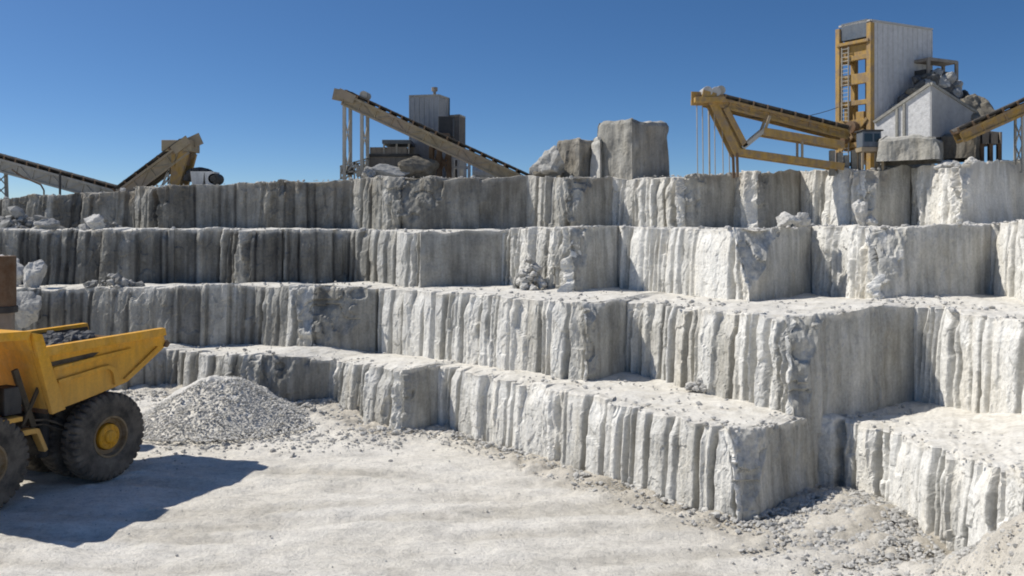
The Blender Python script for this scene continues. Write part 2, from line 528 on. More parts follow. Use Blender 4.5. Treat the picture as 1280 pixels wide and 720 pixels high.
# ------------------------------------------------------------------ quarry terraces
def terrace(name, verts, zbot, label, seed, ds_k, nrow, sweep, soil=0.0, tonefn=None, plate=(0.28, 1.05)):
    """verts: (px, Y, py_top, type of the face that starts here, roughness)"""
    rg = np.random.default_rng(seed)
    B = np.array([[(v[0] - 640) / F * v[1], v[1]] for v in verts])
    ZT = np.array([CH + (HZ - v[2]) / F * v[1] for v in verts])
    PX = np.array([v[0] for v in verts], float)
    cols, zt, px, typ, rough, cd_l, cd_r, nrm, seg = [], [], [], [], [], [], [], [], []
    n = len(verts)
    segn = []
    for i in range(n - 1):
        d = B[i + 1] - B[i]
        L = np.hypot(*d)
        segn.append(np.array([d[1], -d[0]]) / L)
    S0 = 0.0
    sarr = []
    for i in range(n - 1):
        L = np.hypot(*(B[i + 1] - B[i]))
        inframe = max(PX[i], PX[i + 1]) > -60 and min(PX[i], PX[i + 1]) < 1340
        step = ds_k * 0.5 * (B[i][1] + B[i + 1][1]) if inframe else 0.5
        k = max(3, int(L / step))
        t = np.arange(k) / k
        for tt in t:
            cols.append(B[i] + (B[i + 1] - B[i]) * tt)
        zt.append(ZT[i] + (ZT[i + 1] - ZT[i]) * t)
        px.append(PX[i] + (PX[i + 1] - PX[i]) * t)
        typ.append(np.full(k, {'L': 0, 'S': 1, 'F': 2}[verts[i][3]]))
        rough.append(np.full(k, verts[i][4]))
        seg.append(np.full(k, i))
        cd_l.append(t * L)
        cd_r.append((1 - t) * L)
        nn = np.tile(segn[i], (k, 1)).astype(float)
        # blend normals at the corners
        if i > 0:
            w = 0.5 * (1 - smooth(0, 0.35, t * L))[:, None]
            nn = nn * (1 - w) + segn[i - 1] * w
        if i < n - 2:
            w = 0.5 * (1 - smooth(0, 0.35, (1 - t) * L))[:, None]
            nn = nn * (1 - w) + segn[i + 1] * w
        nrm.append(nn)
        sarr.append(S0 + t * L)
        S0 += L
    cols = np.array(cols)
    seg = np.concatenate(seg)
    stp = np.concatenate([np.full(len(q), (q[1] - q[0])) for q in sarr])[None, :]
    zt, px, typ, rough, cdl, cdr, s = [np.concatenate(a) for a in (zt, px, typ, rough, cd_l, cd_r, sarr)]
    nrm = np.concatenate(nrm)
    nrm /= np.linalg.norm(nrm, axis=1)[:, None]
    nc = len(cols)
    # plates: irregular vertical slabs between drill lines
    bd = [-2.0]
    while bd[-1] < S0 + 3:
        u = rg.random()
        bd.append(bd[-1] + plate[0] + (plate[1] - plate[0]) * u ** 2.0)
    bd = np.array(bd)
    npl = len(bd)
    off = rg.uniform(-1, 1, npl)
    tilt = rg.uniform(-0.4, 1.0, npl)
    gdp = np.where(rg.random(npl) < 0.22, 0.1, rg.uniform(0.35, 1.0, npl))
    gw = rg.uniform(0.045, 0.09, npl)
    bh = rg.uniform(0.25, 0.95, npl)
    bs = np.where(rg.random(npl) < 0.28, rg.uniform(-0.10, 0.18, npl), 0.0)
    bsl = rg.uniform(-0.5, 0.5, npl)
    chip = rg.uniform(0, 1, npl) ** 2
    topj = rg.uniform(-1, 1, npl)
    slant = rg.uniform(-1, 1, npl)
    isS, isF = (typ == 1).astype(float), (typ == 2).astype(float)
    # smooth the type change over 0.2 m so profiles join
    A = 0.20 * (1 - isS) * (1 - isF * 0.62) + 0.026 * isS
    # rough broken zones next to protruding corners (end of a lit face, start of a shaded one)
    A = A * np.where(typ == 0, 0.30 + 0.70 * np.clip(rough, 0, 1), 1.0)
    A = A * np.where(typ == 0, 0.15 + 0.85 * smooth(0.0, 0.35, cdr), 1.0)
    gk = np.where(typ == 0, smooth(0.05, 0.3, cdr), 1.0)
    Rg = 0.02 + 0.065 * rough
    cornerR = np.where(typ == 0, smooth(1.9, 0.0, cdr), 0.0) * rough
    edgeS = np.where(typ == 1, smooth(0.7, 0.0, cdl), 0.0) * rough
    t = np.linspace(0, 1, nrow)
    T = t[:, None]
    zb = np.full(nc, zbot)
    # uneven top edge
    pi0 = np.clip(np.searchsorted(bd, s) - 1, 0, npl - 1)
    zt2 = zt + (0.07 + 0.07 * (soil > 0)) * fbm(s * 0.9, 0 * s, 0 * s, 3, seed + 5) + 0.05 * topj[pi0] * (1 - isS) - 0.10 * cornerR * (0.5 + 0.5 * vnoise(s * 2.2, 0 * s, 0 * s, seed))
    Z = zb[None, :] + (zt2 - zb)[None, :] * T
    S = np.tile(s, (nrow, 1))
    X0, Y0 = cols[:, 0][None, :], cols[:, 1][None, :]
    Sw = S + (0.02 + 0.07 * np.clip(rough - 0.4, 0, 0.8))[None, :] * fbm(S * 0.45, 0 * S, Z * 0.5, 2, seed + 1) + 0.010 * vnoise(S * 2.5, 0 * S, Z * 1.6, seed + 2)
    # broken zones: split lines wander more
    Sw = Sw + cornerR[None, :] * 0.30 * fbm(S * 0.9, 0 * S, Z * 1.3, 3, seed + 3)
    D = 0
    for q_ in (-1.2, -0.7, -0.25, 0.25, 0.7, 1.2):
        Sq = Sw + q_ * np.minimum(stp, 0.05)
        pi = np.clip(np.searchsorted(bd, Sq) - 1, 0, npl - 2)
        w = bd[pi + 1] - bd[pi]
        fr = (Sq - bd[pi]) / w
        dl, dr = fr * w, (1 - fr) * w
        Dq = off[pi] * 0.5 + tilt[pi] * (fr - 0.5) * 0.7 + slant[pi] * (T - 0.5) * 0.3
        Dq = A[None, :] * Dq
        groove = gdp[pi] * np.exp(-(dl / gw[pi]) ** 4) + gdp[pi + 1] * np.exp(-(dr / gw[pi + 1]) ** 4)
        Dq = Dq - groove * (gk * (0.62 * (1 - isS - 0.72 * isF) + 0.05 * isS))[None, :] * (0.6 + 0.4 * vnoise(S * 0.7, 0 * S, Z * 0.8, seed + 8))
        D = D + Dq / 6
    pi = np.clip(np.searchsorted(bd, Sw) - 1, 0, npl - 2)
    # slabs snapped off part way up
    bline = bh[pi] + bsl[pi] * (Sw - bd[pi]) * 0.5 + 0.05 * vnoise(S * 3, 0 * S, 0 * S, seed + 41)
    D = D - (bs[pi] * smooth(0, 0.03, T - bline)) * ((1 - 0.85 * isS) * gk)[None, :]
    # half drill holes: fine vertical fluting
    D = D - A[None, :] * 0.07 * np.abs(np.sin(Sw * 2 * math.pi / 0.34 + 2 * off[pi]))
    # chipped tops of slabs
    ct = smooth(0.70, 1.0, T + 0.10 * vnoise(S * 1.5, 0 * S, Z * 1.5, seed + 4))
    D = D - (0.04 + 0.20 * chip[pi]) * ct * ct * (1 - 0.82 * isS[None, :])
    # broken rock: cellular-looking ledges
    br = fbm(S * 1.5, 0 * S, Z * (0.45 + 0.65 * np.clip(cornerR, 0, 1))[None, :], 4, seed + 6)
    lump = np.round(br * 3.0) / 3.0 * 0.7 + br * 0.5
    D = D + Rg[None, :] * (0.55 - 0.35 * isS[None, :]) * br
    D = D + cornerR[None, :] * 0.24 * (lump - 0.25)
    # corner bites, deeper toward the top
    bite = (cornerR + edgeS)[None, :] * smooth(0.25, 1.0, T + 0.35 * vnoise(S * 0.8, 0 * S, Z * 0.8, seed + 7))
    near_c = (np.where(typ == 0, smooth(0.8, 0.0, cdr), 0) * rough + edgeS)[None, :]
    D = D - 0.26 * bite * near_c * (1 + 0.7 * br)
    # ragged protruding corners: pieces broken off at different heights
    cc = np.maximum(np.where(typ == 0, smooth(0.8, 0.0, cdr), 0.0), np.where(typ == 1, smooth(0.8, 0.0, cdl), 0.0))[None, :] * np.minimum(rough, 1.3)[None, :]
    # (a shaded face followed by another shaded face keeps a plain seam)
    rag = 1.1 * vnoise(S * 0.4, 0 * S + 0.5, Z * 1.25, seed + 31) + 0.55 * vnoise(S * 0.9, 0 * S + 0.5, Z * 3.4, seed + 32)
    rag = rag + 0.35 * np.round(1.6 * vnoise(S * 0.5, 0 * S + 0.5, Z * 2.1, seed + 35))
    D = D - 0.34 * cc * np.clip(0.5 + 0.95 * rag, -0.1, 1.6)
    D = D + isS[None, :] * (0.06 * fbm(S * 0.55, 0 * S, Z * 0.6, 3, seed + 33) - 0.05 * np.maximum(0, vnoise(S * 1.2, 0 * S, Z * 0.25, seed + 34)))
    D = D + isF[None, :] * 0.16 * (np.round(1.7 * vnoise(S * 0.33, 0 * S + 0.5, 0 * S, seed + 51)) + 0.6 * vnoise(S * 0.5, 0 * S + .5, Z * 0.4, seed + 52))
    wob = 0.25 * fbm(S * 1.3, 0 * S + 0.5, Z * 1.3, 2, seed + 71)
    fc = facets(S / 0.42 + wob, Z / 0.75 + wob + 5 * off[pi], seed + 72)
    fc2 = facets(S / 0.17 + wob, Z / 0.26 - wob, seed + 78)
    D = D + (0.013 + 0.030 * rough)[None, :] * (1 - 0.72 * isS[None, :]) * fc * gk[None, :] + (0.005 + 0.013 * rough)[None, :] * (1 - 0.5 * isS[None, :]) * fc2
    D = D + 0.010 * fbm(S * 6, 0 * S, Z * 2.2, 2, seed + 9) * (1 - 0.6 * isS[None, :])
    D = D - 0.16 * (1 - 0.3 * isS[None, :]) * (T - 0.5) * (1 + 0.25 * vnoise(S * 0.3, 0 * S, 0 * S, seed + 10))    # batter
    fade = 1.0
    WX = X0 + nrm[:, 0][None, :] * D * fade
    WY = Y0 + nrm[:, 1][None, :] * D * fade
    for i in range(1, n - 1):
        if verts[i][3] != 'S' or verts[i][4] < 0.5 or verts[i - 1][3] == 'S':
            continue
        bis = 0.5 * segn[i - 1] + segn[i]
        bis = bis / np.linalg.norm(bis)
        sel = np.where((np.hypot(cols[:, 0] - B[i][0], cols[:, 1] - B[i][1]) < 2.6) & ((seg == i) | (seg == i - 1)))[0]
        Ls = np.hypot(*(B[i + 1] - B[i]))
        cut = min(verts[i][4] * rg.uniform(0.6, 0.95), 0.30 * Ls if Ls > 3 else 0.16 * Ls)
        t0 = rg.uniform(0.05, 0.35)
        px_, py_, pz_ = WX[:, sel], WY[:, sel], Z[:, sel]
        e_ = (px_ - B[i][0]) * bis[0] + (py_ - B[i][1]) * bis[1]
        rgh = 0.16 * fbm(px_ * 1.6, py_ * 1.6, pz_ * 1.3, 4, seed + 61) + 0.12 * np.round(1.5 * vnoise(px_ * 1.1, py_ * 1.1, pz_ * 1.4, seed + 62))
        k_ = cut * np.clip((T - t0) / (1 - t0), 0, 1) ** 1.15 + 0.10
        ex = np.maximum(0, e_ + k_ + rgh * np.clip(T * 2.5, 0, 1))
        WX[:, sel] -= bis[0] * ex
        WY[:, sel] -= bis[1] * ex
    # top sheet swept back under the next terrace
    sd = np.array([0.06, 0.16, 0.3, 0.5, 0.75, 1.05, 1.4, 1.8, 2.3, 2.8, 3.4, 4.1, 5, 6, 7.2, 8.6, 10.5, 13])
    sd = np.concatenate([sd[sd < sweep[0]], np.array(sweep)])
    DV = np.array([0.5, 0.866])
    lx, ly = WX[-1], WY[-1]
    k = smooth(0.0, 1.3, sd)[:, None]
    TX = (lx[None, :] * (1 - k) + X0 * k) + DV[0] * sd[:, None]
    TY = (ly[None, :] * (1 - k) + Y0 * k) + DV[1] * sd[:, None]
    ztn = zt2[None, :] * (1 - k) + zt[None, :] * k
    amp = np.minimum(1, 0.3 + sd[:, None])
    TZ = ztn + 0.07 * amp * fbm(TX * 0.7, TY * 0.7, 0 * TX, 3, seed + 12) + 0.018 * amp * fbm(TX * 3, TY * 3, 0 * TX, 2, seed + 14) + 0.03
    V = np.concatenate([np.stack([WX, WY, Z], -1), np.stack([TX, TY, TZ], -1)], 0)
    nr = V.shape[0]
    # weathering attributes; tone also holds painted light and shade
    tone = tonefn(px)[None, :] + 0 * Z + (0.085 * (typ == 0) - 0.15 * isS)[None, :]  # sun-facing walls painted lighter, walls turned from the sun darker
    tone = tone + 0.22 * off[pi] * (0.35 + 0.65 * (1 - isS[None, :])) * 0.6
    tone = tone - 0.30 * np.clip(groove, 0, 1) * (1 - isS[None, :])  # grooves darkened: painted slot shade along with crevice stain
    tone = tone + 0.10 * (ct * (1 - isS[None, :]))
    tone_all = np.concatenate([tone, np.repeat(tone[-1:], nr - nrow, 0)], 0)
    lip = smooth(0.95, 1.0, T + 0.03 * br) * 0.75 + 0 * Z
    foot = smooth(0.10, 0.02, T + 0 * Z + 0.05 * br) * 0.0
    dust = np.concatenate([np.maximum(lip, foot), np.ones((nr - nrow, nc))], 0)
    so = soil * smooth(0.72, 1.0, T + 0.18 * br) * (0.6 + 0.4 * vnoise(S * 0.2, 0 * S, 0 * S, seed + 20)) + 0 * Z
    so_all = np.concatenate([np.clip(so, 0, 1), np.full((nr - nrow, nc), soil * 0.55)], 0)
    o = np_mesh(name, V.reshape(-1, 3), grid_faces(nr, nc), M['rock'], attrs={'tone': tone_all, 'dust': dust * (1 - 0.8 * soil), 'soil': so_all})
    tag(o, label, 'rock terrace', kind='structure')
    return o, cols, zt


g1 = lambda py: F * CH / (py - HZ)


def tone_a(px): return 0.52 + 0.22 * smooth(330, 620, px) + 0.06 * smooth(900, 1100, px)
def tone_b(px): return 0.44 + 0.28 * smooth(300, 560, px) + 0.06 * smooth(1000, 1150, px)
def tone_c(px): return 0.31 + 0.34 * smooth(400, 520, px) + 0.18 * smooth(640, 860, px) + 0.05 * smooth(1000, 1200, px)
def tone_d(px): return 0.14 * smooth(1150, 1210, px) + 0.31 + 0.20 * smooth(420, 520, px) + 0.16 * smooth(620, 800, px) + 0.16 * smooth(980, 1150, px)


T1V = [(-1350, 45, 430, 'F', 0.5), (-160, 39.6, 441, 'F', .6), (60, 39.6, 441, 'F', .6), (158, 39.2, 441, 'F', .6), (205, 40.2, 440, 'L', .7), (322, 37.4, 446, 'S', .7), (412, 38.6, 452, 'L', .8),
       (503, g1(543), 464, 'S', .8), (548, 35.9, 460, 'L', 0.35), (700, 30.2, 493, 'L', 0.3), (929, g1(653), 546, 'S', 1.1), (1023, 27.45, 522, 'L', .4), (1056, 26.95, 530, 'L', .4), (1107, g1(637), 541, 'L', .3),
       (1194, g1(701), 577, 'L', .5), (1273, 18.72, 600, 'L', 1.0), (1640, 12.0, 700, 'L', .6), (3000, 4.5, 1300, 'L', .6)]
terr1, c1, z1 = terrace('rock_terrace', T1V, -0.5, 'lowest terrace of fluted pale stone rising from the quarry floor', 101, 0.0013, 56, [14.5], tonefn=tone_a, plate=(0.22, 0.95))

T2V = [(-1250, 48, 357, 'F', .5), (-160, 42.3, 362, 'F', .6), (62, 42.2, 362, 'F', .6), (100, 42.6, 361, 'F', .5), (205, 42.0, 360, 'F', .5), (318, 42.2, 358, 'L', .6), (388, 40.5, 360, 'S', 1.0), (470, 41.5, 362, 'L', .3),
       (600, 36.4, 370, 'L', .5), (735, 32.6, 381, 'S', 1.0), (783, 34.7, 378, 'L', .65), (992, 26.85, 402, 'S', 1.2), (1107, 29.2, 384, 'S', .2), (1143, 29.9, 383, 'L', .3), (1215, 27.0, 396, 'L', .3), (1280, 24.8, 405, 'L', .4),
       (1560, 18.6, 440, 'L', .5), (2700, 9, 620, 'L', .5)]
terr2, c2, z2 = terrace('rock_terrace', T2V, 1.7, 'second terrace of fluted stone, one step above the lowest', 202, 0.0013, 52, [14.5], tonefn=tone_b, plate=(0.24, 1.0))

T3V = [(-1200, 50, 279, 'F', .5), (-160, 45.6, 288, 'F', .6), (62, 45.6, 288, 'F', .8), (158, 45.0, 288, 'F', .6), (225, 45.8, 287, 'F', .4), (272, 46.0, 287, 'L', .8), (312, 44.6, 287, 'F', .6), (392, 45.2, 288, 'F', .6), (432, 46.0, 288, 'L', .4), (525, 42.5, 290, 'S', .2), (628, 43.8, 288, 'L', 1.6),
       (718, 39.0, 285, 'S', 1.0), (772, 41.6, 285, 'L', .4), (938, 34.5, 288, 'S', 1.4), (1014, 38.6, 283, 'L', 1.0), (1102, 33.5, 286, 'S', 1.2), (1224, 36.0, 281, 'S', .2), (1238, 36.4, 281, 'L', .4), (1280, 32.6, 277, 'L', .4),
       (1540, 25, 262, 'L', .5), (2500, 14, 225, 'L', .5)]
terr3, c3, z3 = terrace('rock_terrace', T3V, 4.5, 'third terrace, dark weathered at its left and pale fluted at its right', 303, 0.0013, 46, [14.5], tonefn=tone_c, plate=(0.26, 1.1))

T4V = [(-1100, 58, 262, 'F', .5), (-160, 53, 254, 'F', .8), (0, 52.5, 249, 'F', 1.2), (95, 52, 243, 'F', 1.0), (160, 52, 236, 'L', .9), (203, 50, 232, 'F', .8), (262, 51.2, 231, 'F', .5), (322, 51.6, 229, 'L', .6), (345, 51, 228, 'F', .8), (437, 52.0, 224, 'L', .6), (497, 49.4, 222, 'S', 1.4), (600, 50.5, 223, 'S', .5), (659, 51.0, 223, 'L', .7),
       (713, 48.5, 223, 'S', .8), (766, 50.9, 222, 'L', 1.0), (857, 46.5, 220, 'S', .7), (918, 48.0, 219, 'L', .9), (948, 46.6, 217, 'S', .7), (1000, 48.8, 215, 'L', .9), (1078, 44.6, 213, 'S', .9), (1138, 46.2, 209, 'L', 1.3),
       (1203, 41.2, 205, 'S', .7), (1296, 44.8, 200, 'L', .6), (1420, 40, 192, 'L', .6), (2300, 22, 130, 'L', .6)]
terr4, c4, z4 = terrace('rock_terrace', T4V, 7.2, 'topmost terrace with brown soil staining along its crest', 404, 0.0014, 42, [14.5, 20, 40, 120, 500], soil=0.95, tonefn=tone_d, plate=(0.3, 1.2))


# ------------------------------------------------------------------ stones
def ico(sub):
    import bmesh
    bm = bmesh.new()
    bmesh.ops.create_icosphere(bm, subdivisions=sub, radius=1)
    V = np.array([v.co[:] for v in bm.verts])
    Fc = np.array([[v.index for v in f.verts] for f in bm.faces])
    bm.free()
    return V, Fc


ICO = {k: ico(k) for k in (1, 2, 3, 4)}


def rock_shape(seed, sub=2, nplanes=11, noise=0.08, stretch=(1, 1, 1), box=0.0):
    rg = np.random.default_rng(seed)
    V, Fc = ICO[sub]
    n = rg.normal(size=(nplanes, 3))
    n /= np.linalg.norm(n, axis=1)[:, None]
    d = rg.uniform(0.62, 0.95, nplanes)
    dots = V @ n.T
    r = np.where(dots > 0.05, d[None, :] / np.maximum(dots, 0.05), 9.0).min(1)
    r = np.minimum(r, 1.25)
    P = V * r[:, None]
    if noise:
        P = P * (1 + noise * fbm(V[:, 0] * 2.2 + seed, V[:, 1] * 2.2, V[:, 2] * 2.2, 3, seed))[:, None]
    return P * np.array(stretch), Fc


def rotz_np(a):
    c, s_ = np.cos(a), np.sin(a)
    return np.array([[c, -s_, 0], [s_, c, 0], [0, 0, 1]])


def rand_rot(rg):
    q = rg.normal(size=4)
    q /= np.linalg.norm(q)
    w, x, y, z = q
    return np.array([[1 - 2 * (y * y + z * z), 2 * (x * y - z * w), 2 * (x * z + y * w)], [2 * (x * y + z * w), 1 - 2 * (x * x + z * z), 2 * (y * z - x * w)], [2 * (x * z - y * w), 2 * (y * z + x * w), 1 - 2 * (x * x + y * y)]])


VAR = [rock_shape(500 + i, 1, 9, 0.05) for i in range(14)]


def merge_stones(pts, sizes, seed, flat=0.75):
    rg = np.random.default_rng(seed)
    Vs, Fs, b = [], [], 0
    for p, sz in zip(pts, sizes):
        V, Fc = VAR[rg.integers(len(VAR))]
        Q = (V * rg.uniform(0.7, 1.15, 3)) @ rand_rot(rg).T
        Q = Q * np.array([1, 1, flat]) * sz + np.asarray(p)
        Vs.append(Q)
        Fs.append(Fc + b)
        b += len(V)
    return np.concatenate(Vs), np.concatenate(Fs)


def sizes_pow(rg, n, lo, hi, p=2.6):
    u = rg.random(n)
    return (lo ** (1 - p) + u * (hi ** (1 - p) - lo ** (1 - p))) ** (1 / (1 - p))


def poly_scatter(P, n, rg, spread, bias=2.0):
    """points in front of a footline (camera side)"""
    P = np.array(P)
    d = np.diff(P, axis=0)
    L = np.hypot(d[:, 0], d[:, 1])
    i = rg.choice(len(L), n, p=L / L.sum())
    t = rg.random(n)
    nn = np.stack([d[:, 1], -d[:, 0]], 1) / L[:, None]
    off = spread * rg.random(n) ** bias + 0.02
    return P[i] + d[i] * t[:, None] + nn[i] * off[:, None]


# rubble on the quarry floor
rg = np.random.default_rng(77)
foot = poly_scatter([(-17, 39.4), (-10.6, 37.2), (-7.9, 38.4), (-4.4, 34.5), (-2.95, 35.5), (6.4, 24.2), (9.6, 27.3), (10.5, 25.3), (10.5, 19.5)], 3200, rg, 1.3, 2.4)
sz = sizes_pow(rg, len(foot), 0.025, 0.14, 2.8)
cor = np.stack([rg.normal(9.0, 1.35, 3400), rg.normal(23.4, 1.9, 3400)], 1)
cor = cor[(cor[:, 0] < 10.6)]
dd = cor[:, 0] * 0.72 - cor[:, 1] * 0.69
sz2 = sizes_pow(rg, len(cor), 0.028, 0.125, 2.7)
lft = np.stack([rg.uniform(-13.0, -4.0, 900), rg.normal(33.6, 1.2, 900)], 1)
sz3 = sizes_pow(rg, len(lft), 0.03, 0.14, 2.8)
flo = np.stack([rg.uniform(-19, 10, 700), rg.uniform(18.5, 36, 700)], 1)
sz4 = sizes_pow(rg, len(flo), 0.012, 0.055, 3.2)
mnd = np.stack([rg.normal(10.0, 1.2, 1800), rg.normal(18.6, 2.0, 1800)], 1)
sz5 = sizes_pow(rg, len(mnd), 0.02, 0.12, 2.9)
pts = np.concatenate([foot, cor, lft, flo, mnd])
szs = np.concatenate([sz, sz2, sz3, sz4, sz5])


def inside_t1(x, y):
    """behind the footline (inside the rock)"""
    P = T1_FOOT
    ins = np.zeros(len(x), bool)
    for (x0, y0), (x1, y1) in zip(P[:-1], P[1:]):
        # project along the sweep direction (0.5, 0.866)
        px_, py_ = x, y
        e = np.array([x1 - x0, y1 - y0])
        d = np.array([0.5, 0.866])
        det = e[0] * d[1] - e[1] * d[0]
        rx, ry = px_ - x0, py_ - y0
        a = (rx * d[1] - ry * d[0]) / det
        b_ = (e[0] * ry - e[1] * rx) / det
        ins |= (a >= 0) & (a <= 1) & (b_ > 0.05)
    return ins


keep = ~inside_t1(pts[:, 0], pts[:, 1])
pts, szs = pts[keep], szs[keep]
zz = ground_z(pts[:, 0], pts[:, 1]) + 0.10 * np.clip(smooth(2.4, 0.3, dist_to_poly(pts[:, 0], pts[:, 1], T1_FOOT)), 0, 1)
V, Fc = merge_stones(np.column_stack([pts, zz + szs * 0.2]), szs, 3)
tag(np_mesh('rubble', V, Fc, M['rubble']), 'loose broken stone along the foot of the lowest terrace', 'rubble', kind='stuff')

# stones lying on the terraces, mostly at the foot of the next wall and along the edges
def bench_stones(cols, zt, lo, hi, n, seed, smax, dmax):
    rg = np.random.default_rng(seed)
    pxs = 640 + cols[:, 0] / cols[:, 1] * F
    idx = np.where((pxs > -80) & (pxs < 1330))[0]
    i = rg.choice(idx, n)
    s = rg.random(n) ** 1.3 * dmax + 0.15
    x = cols[i, 0] + 0.5 * s
    y = cols[i, 1] + 0.866 * s
    z = zt[i] + 0.05
    return np.column_stack([x, y, z]), sizes_pow(rg, n, 0.03, smax, 2.7)


P_, S_ = [], []
for cols_, zt_, n_, sd_, sm_, dm_ in ((c1, z1, 700, 1, 0.13, 4.0), (c2, z2, 700, 2, 0.16, 6.0), (c3, z3, 500, 3, 0.22, 3.0), (c4, z4, 900, 4, 0.28, 2.5)):
    p, s_ = bench_stones(cols_, zt_, 0, 1, n_, sd_, sm_, dm_)
    P_.append(p)
    S_.append(s_)
V, Fc = merge_stones(np.concatenate(P_), np.concatenate(S_), 9)
tag(np_mesh('rubble', V, Fc, M['rubble']), 'loose chips of stone scattered over the terrace tops', 'rubble', kind='stuff')


def boulder(px, py, Y, size, label, seed, mat='rubble', stretch=(1, 1, 1), sub=4, rot=None, group=None, name='boulder', noise=0.16, nplanes=17):
    """py is where its foot rests"""
    V, Fc = rock_shape(seed, sub, nplanes, noise, stretch)
    V = V * (1 + 0.035 * fbm(V[:, 0] * 7, V[:, 1] * 7, V[:, 2] * 7, 3, seed + 3))[:, None]
    V = V @ rotz_np(seed * 1.7 if rot is None else rot).T * size
    p = at(px, py, Y)
    V[:, 2] -= V[:, 2].min() + 0.06 * size
    o = np_mesh(name, V, Fc, M[mat])
    o.location = p
    return tag(o, label, 'boulder', group)


boulder(42, 361, 43.2, 0.62, 'pale upright boulder standing at the far left of the second terrace', 31, stretch=(0.85, 0.8, 1.15))
boulder(34, 410, 41.0, 0.70, 'rounded pale boulder on the lowest terrace, behind the truck bed', 33, mat='rubble_dim', stretch=(1.1, 0.8, 1.1))
boulder(10, 358, 44.4, 0.8, 'large pale boulder leaning on the third terrace at the left edge', 35, stretch=(1.15, 0.7, 1.05))
boulder(1076, 282, 41.5, 0.42, 'white boulder in the notch of the topmost terrace', 40, stretch=(0.9, 0.8, 1.4))
boulder(1090, 283, 41.3, 0.30, 'smaller white boulder at the right of the white boulder in the notch', 41)
boulder(983, 284, 36.6, 0.40, 'pale boulder on the edge of the third terrace', 42, stretch=(1.4, .8, .7))
boulder(1001, 284, 37.0, 0.34, 'second pale boulder on the edge of the third terrace, to the right of its neighbour', 43)
boulder(118, 290, 47.6, 0.52, 'pale boulder on the third terrace, largest of the stones at its left', 46, stretch=(1.2, .8, .8))
boulder(60, 290, 47.6, 0.6, 'grey boulder at the foot of the topmost terrace near the left edge', 47, mat='rubble_dim', stretch=(1.3, .8, .7))


def stone_heap(px, py, Y, w, h, n, label, seed, mat='rubble', smax=0.3, depth=None, name='stone_heap'):
    rg = np.random.default_rng(seed)
    r = np.sqrt(rg.random(n))
    a = rg.random(n) * 2 * math.pi
    x = r * np.cos(a) * w
    y = r * np.sin(a) * (depth or w * 0.6)
    z = h * (1 - r) * rg.random(n) ** 0.4
    s = sizes_pow(rg, n, 0.07, smax, 2.0)
    V, Fc = merge_stones(np.column_stack([x, y, z + s * 0.3]), s, seed, 0.85)
    o = np_mesh(name, V, Fc, M[mat])
    o.location = at(px, py, Y)
    return tag(o, label, 'stone heap')


stone_heap(143, 360, 43.3, 1.25, 0.75, 90, 'small heap of pale stones on the second terrace above the truck bed', 51, 'rubble_dim', 0.34)
stone_heap(662, 367, 40.3, 0.85, 1.9, 120, 'tall narrow heap of fallen stone against the third terrace wall', 52, 'rubble', 0.36, 0.8)
stone_heap(125, 292, 49.5, 1.6, 0.9, 90, 'heap of grey stones at the foot of the topmost terrace, left side', 53, 'rubble_dim', 0.4)
stone_heap(25, 292, 49.5, 2.2, 1.3, 260, 'heap of pale stones slumped at the left edge of the topmost terrace', 54, 'rubble_dim', 0.5)
stone_heap(880, 487, 30.6, 0.6, 0.45, 50, 'little heap of fallen stone at the foot of the second terrace', 55, 'rubble', 0.22)

# gravel pile behind the truck
nr_, na_ = 60, 150
rr = np.linspace(0, 1, nr_)[:, None]
aa = np.linspace(0, 2 * math.pi, na_)[None, :]
rad = 3.6 * (1 + 0.16 * fbm(np.cos(aa) * 1.2, np.sin(aa) * 1.2, 0 * aa, 3, 5))
PXX, PYY = rr * rad * np.cos(aa) * 1.05, rr * rad * np.sin(aa) * 0.95
hgt = 2.0 * np.clip(1.06 - rr * 1.06, 0, 1) ** 1.12 * (1 - 0.22 * np.exp(-(rr / 0.12) ** 2))
hgt = hgt + (0.10 * fbm(PXX * 1.2, PYY * 1.2, 0 * PXX, 4, 8) + 0.05 * fbm(PXX * 4, PYY * 4, 0 * PXX, 3, 18)) * (1 - rr ** 4)
hgt = hgt + 0.22 * np.maximum(0, 1 - np.abs(rr - 0.55) / 0.5) * vnoise(np.cos(aa) * 2.5, np.sin(aa) * 2.5, rr * 2.0, 77)
pile_base = float(ground_z(np.array([PILE[0]]), np.array([PILE[1]]))[0])
V = np.stack([PXX, PYY, hgt - 0.15], -1).reshape(-1, 3)
Fp = grid_faces(nr_, na_)
gp = np_mesh('gravel_pile', V, Fp, M['gravel'], smooth_shade=True)
gp.location = (PILE[0], PILE[1], pile_base * 0.75)
tag(gp, 'cone shaped pile of grey gravel tipped behind the yellow dump truck', 'gravel pile')
rg = np.random.default_rng(15)
n_ = 8000
r_ = np.sqrt(rg.random(n_)) * 1.12
a_ = rg.random(n_) * 2 * math.pi
ss = sizes_pow(rg, n_, 0.026, 0.085, 2.4)
px_, py_ = r_ * 3.65 * np.cos(a_) * 1.05, r_ * 3.65 * np.sin(a_) * 0.95
pz_ = 2.0 * np.clip(1.06 - r_ * 1.04, 0.02, 1) ** 1.12 - 0.13 - 0.45 * np.exp(-(r_ / 0.12) ** 2)
pz_ = pz_ + 0.22 * np.maximum(0, 1 - np.abs(r_ - 0.55) / 0.5) * vnoise(np.cos(a_) * 2.5, np.sin(a_) * 2.5, r_ * 2.0, 77)
V, Fc = merge_stones(np.column_stack([px_, py_, pz_]), ss, 6)
st = np_mesh('gravel_stones', V, Fc, M['gravel'], gp)
tag(st, kind='stuff')


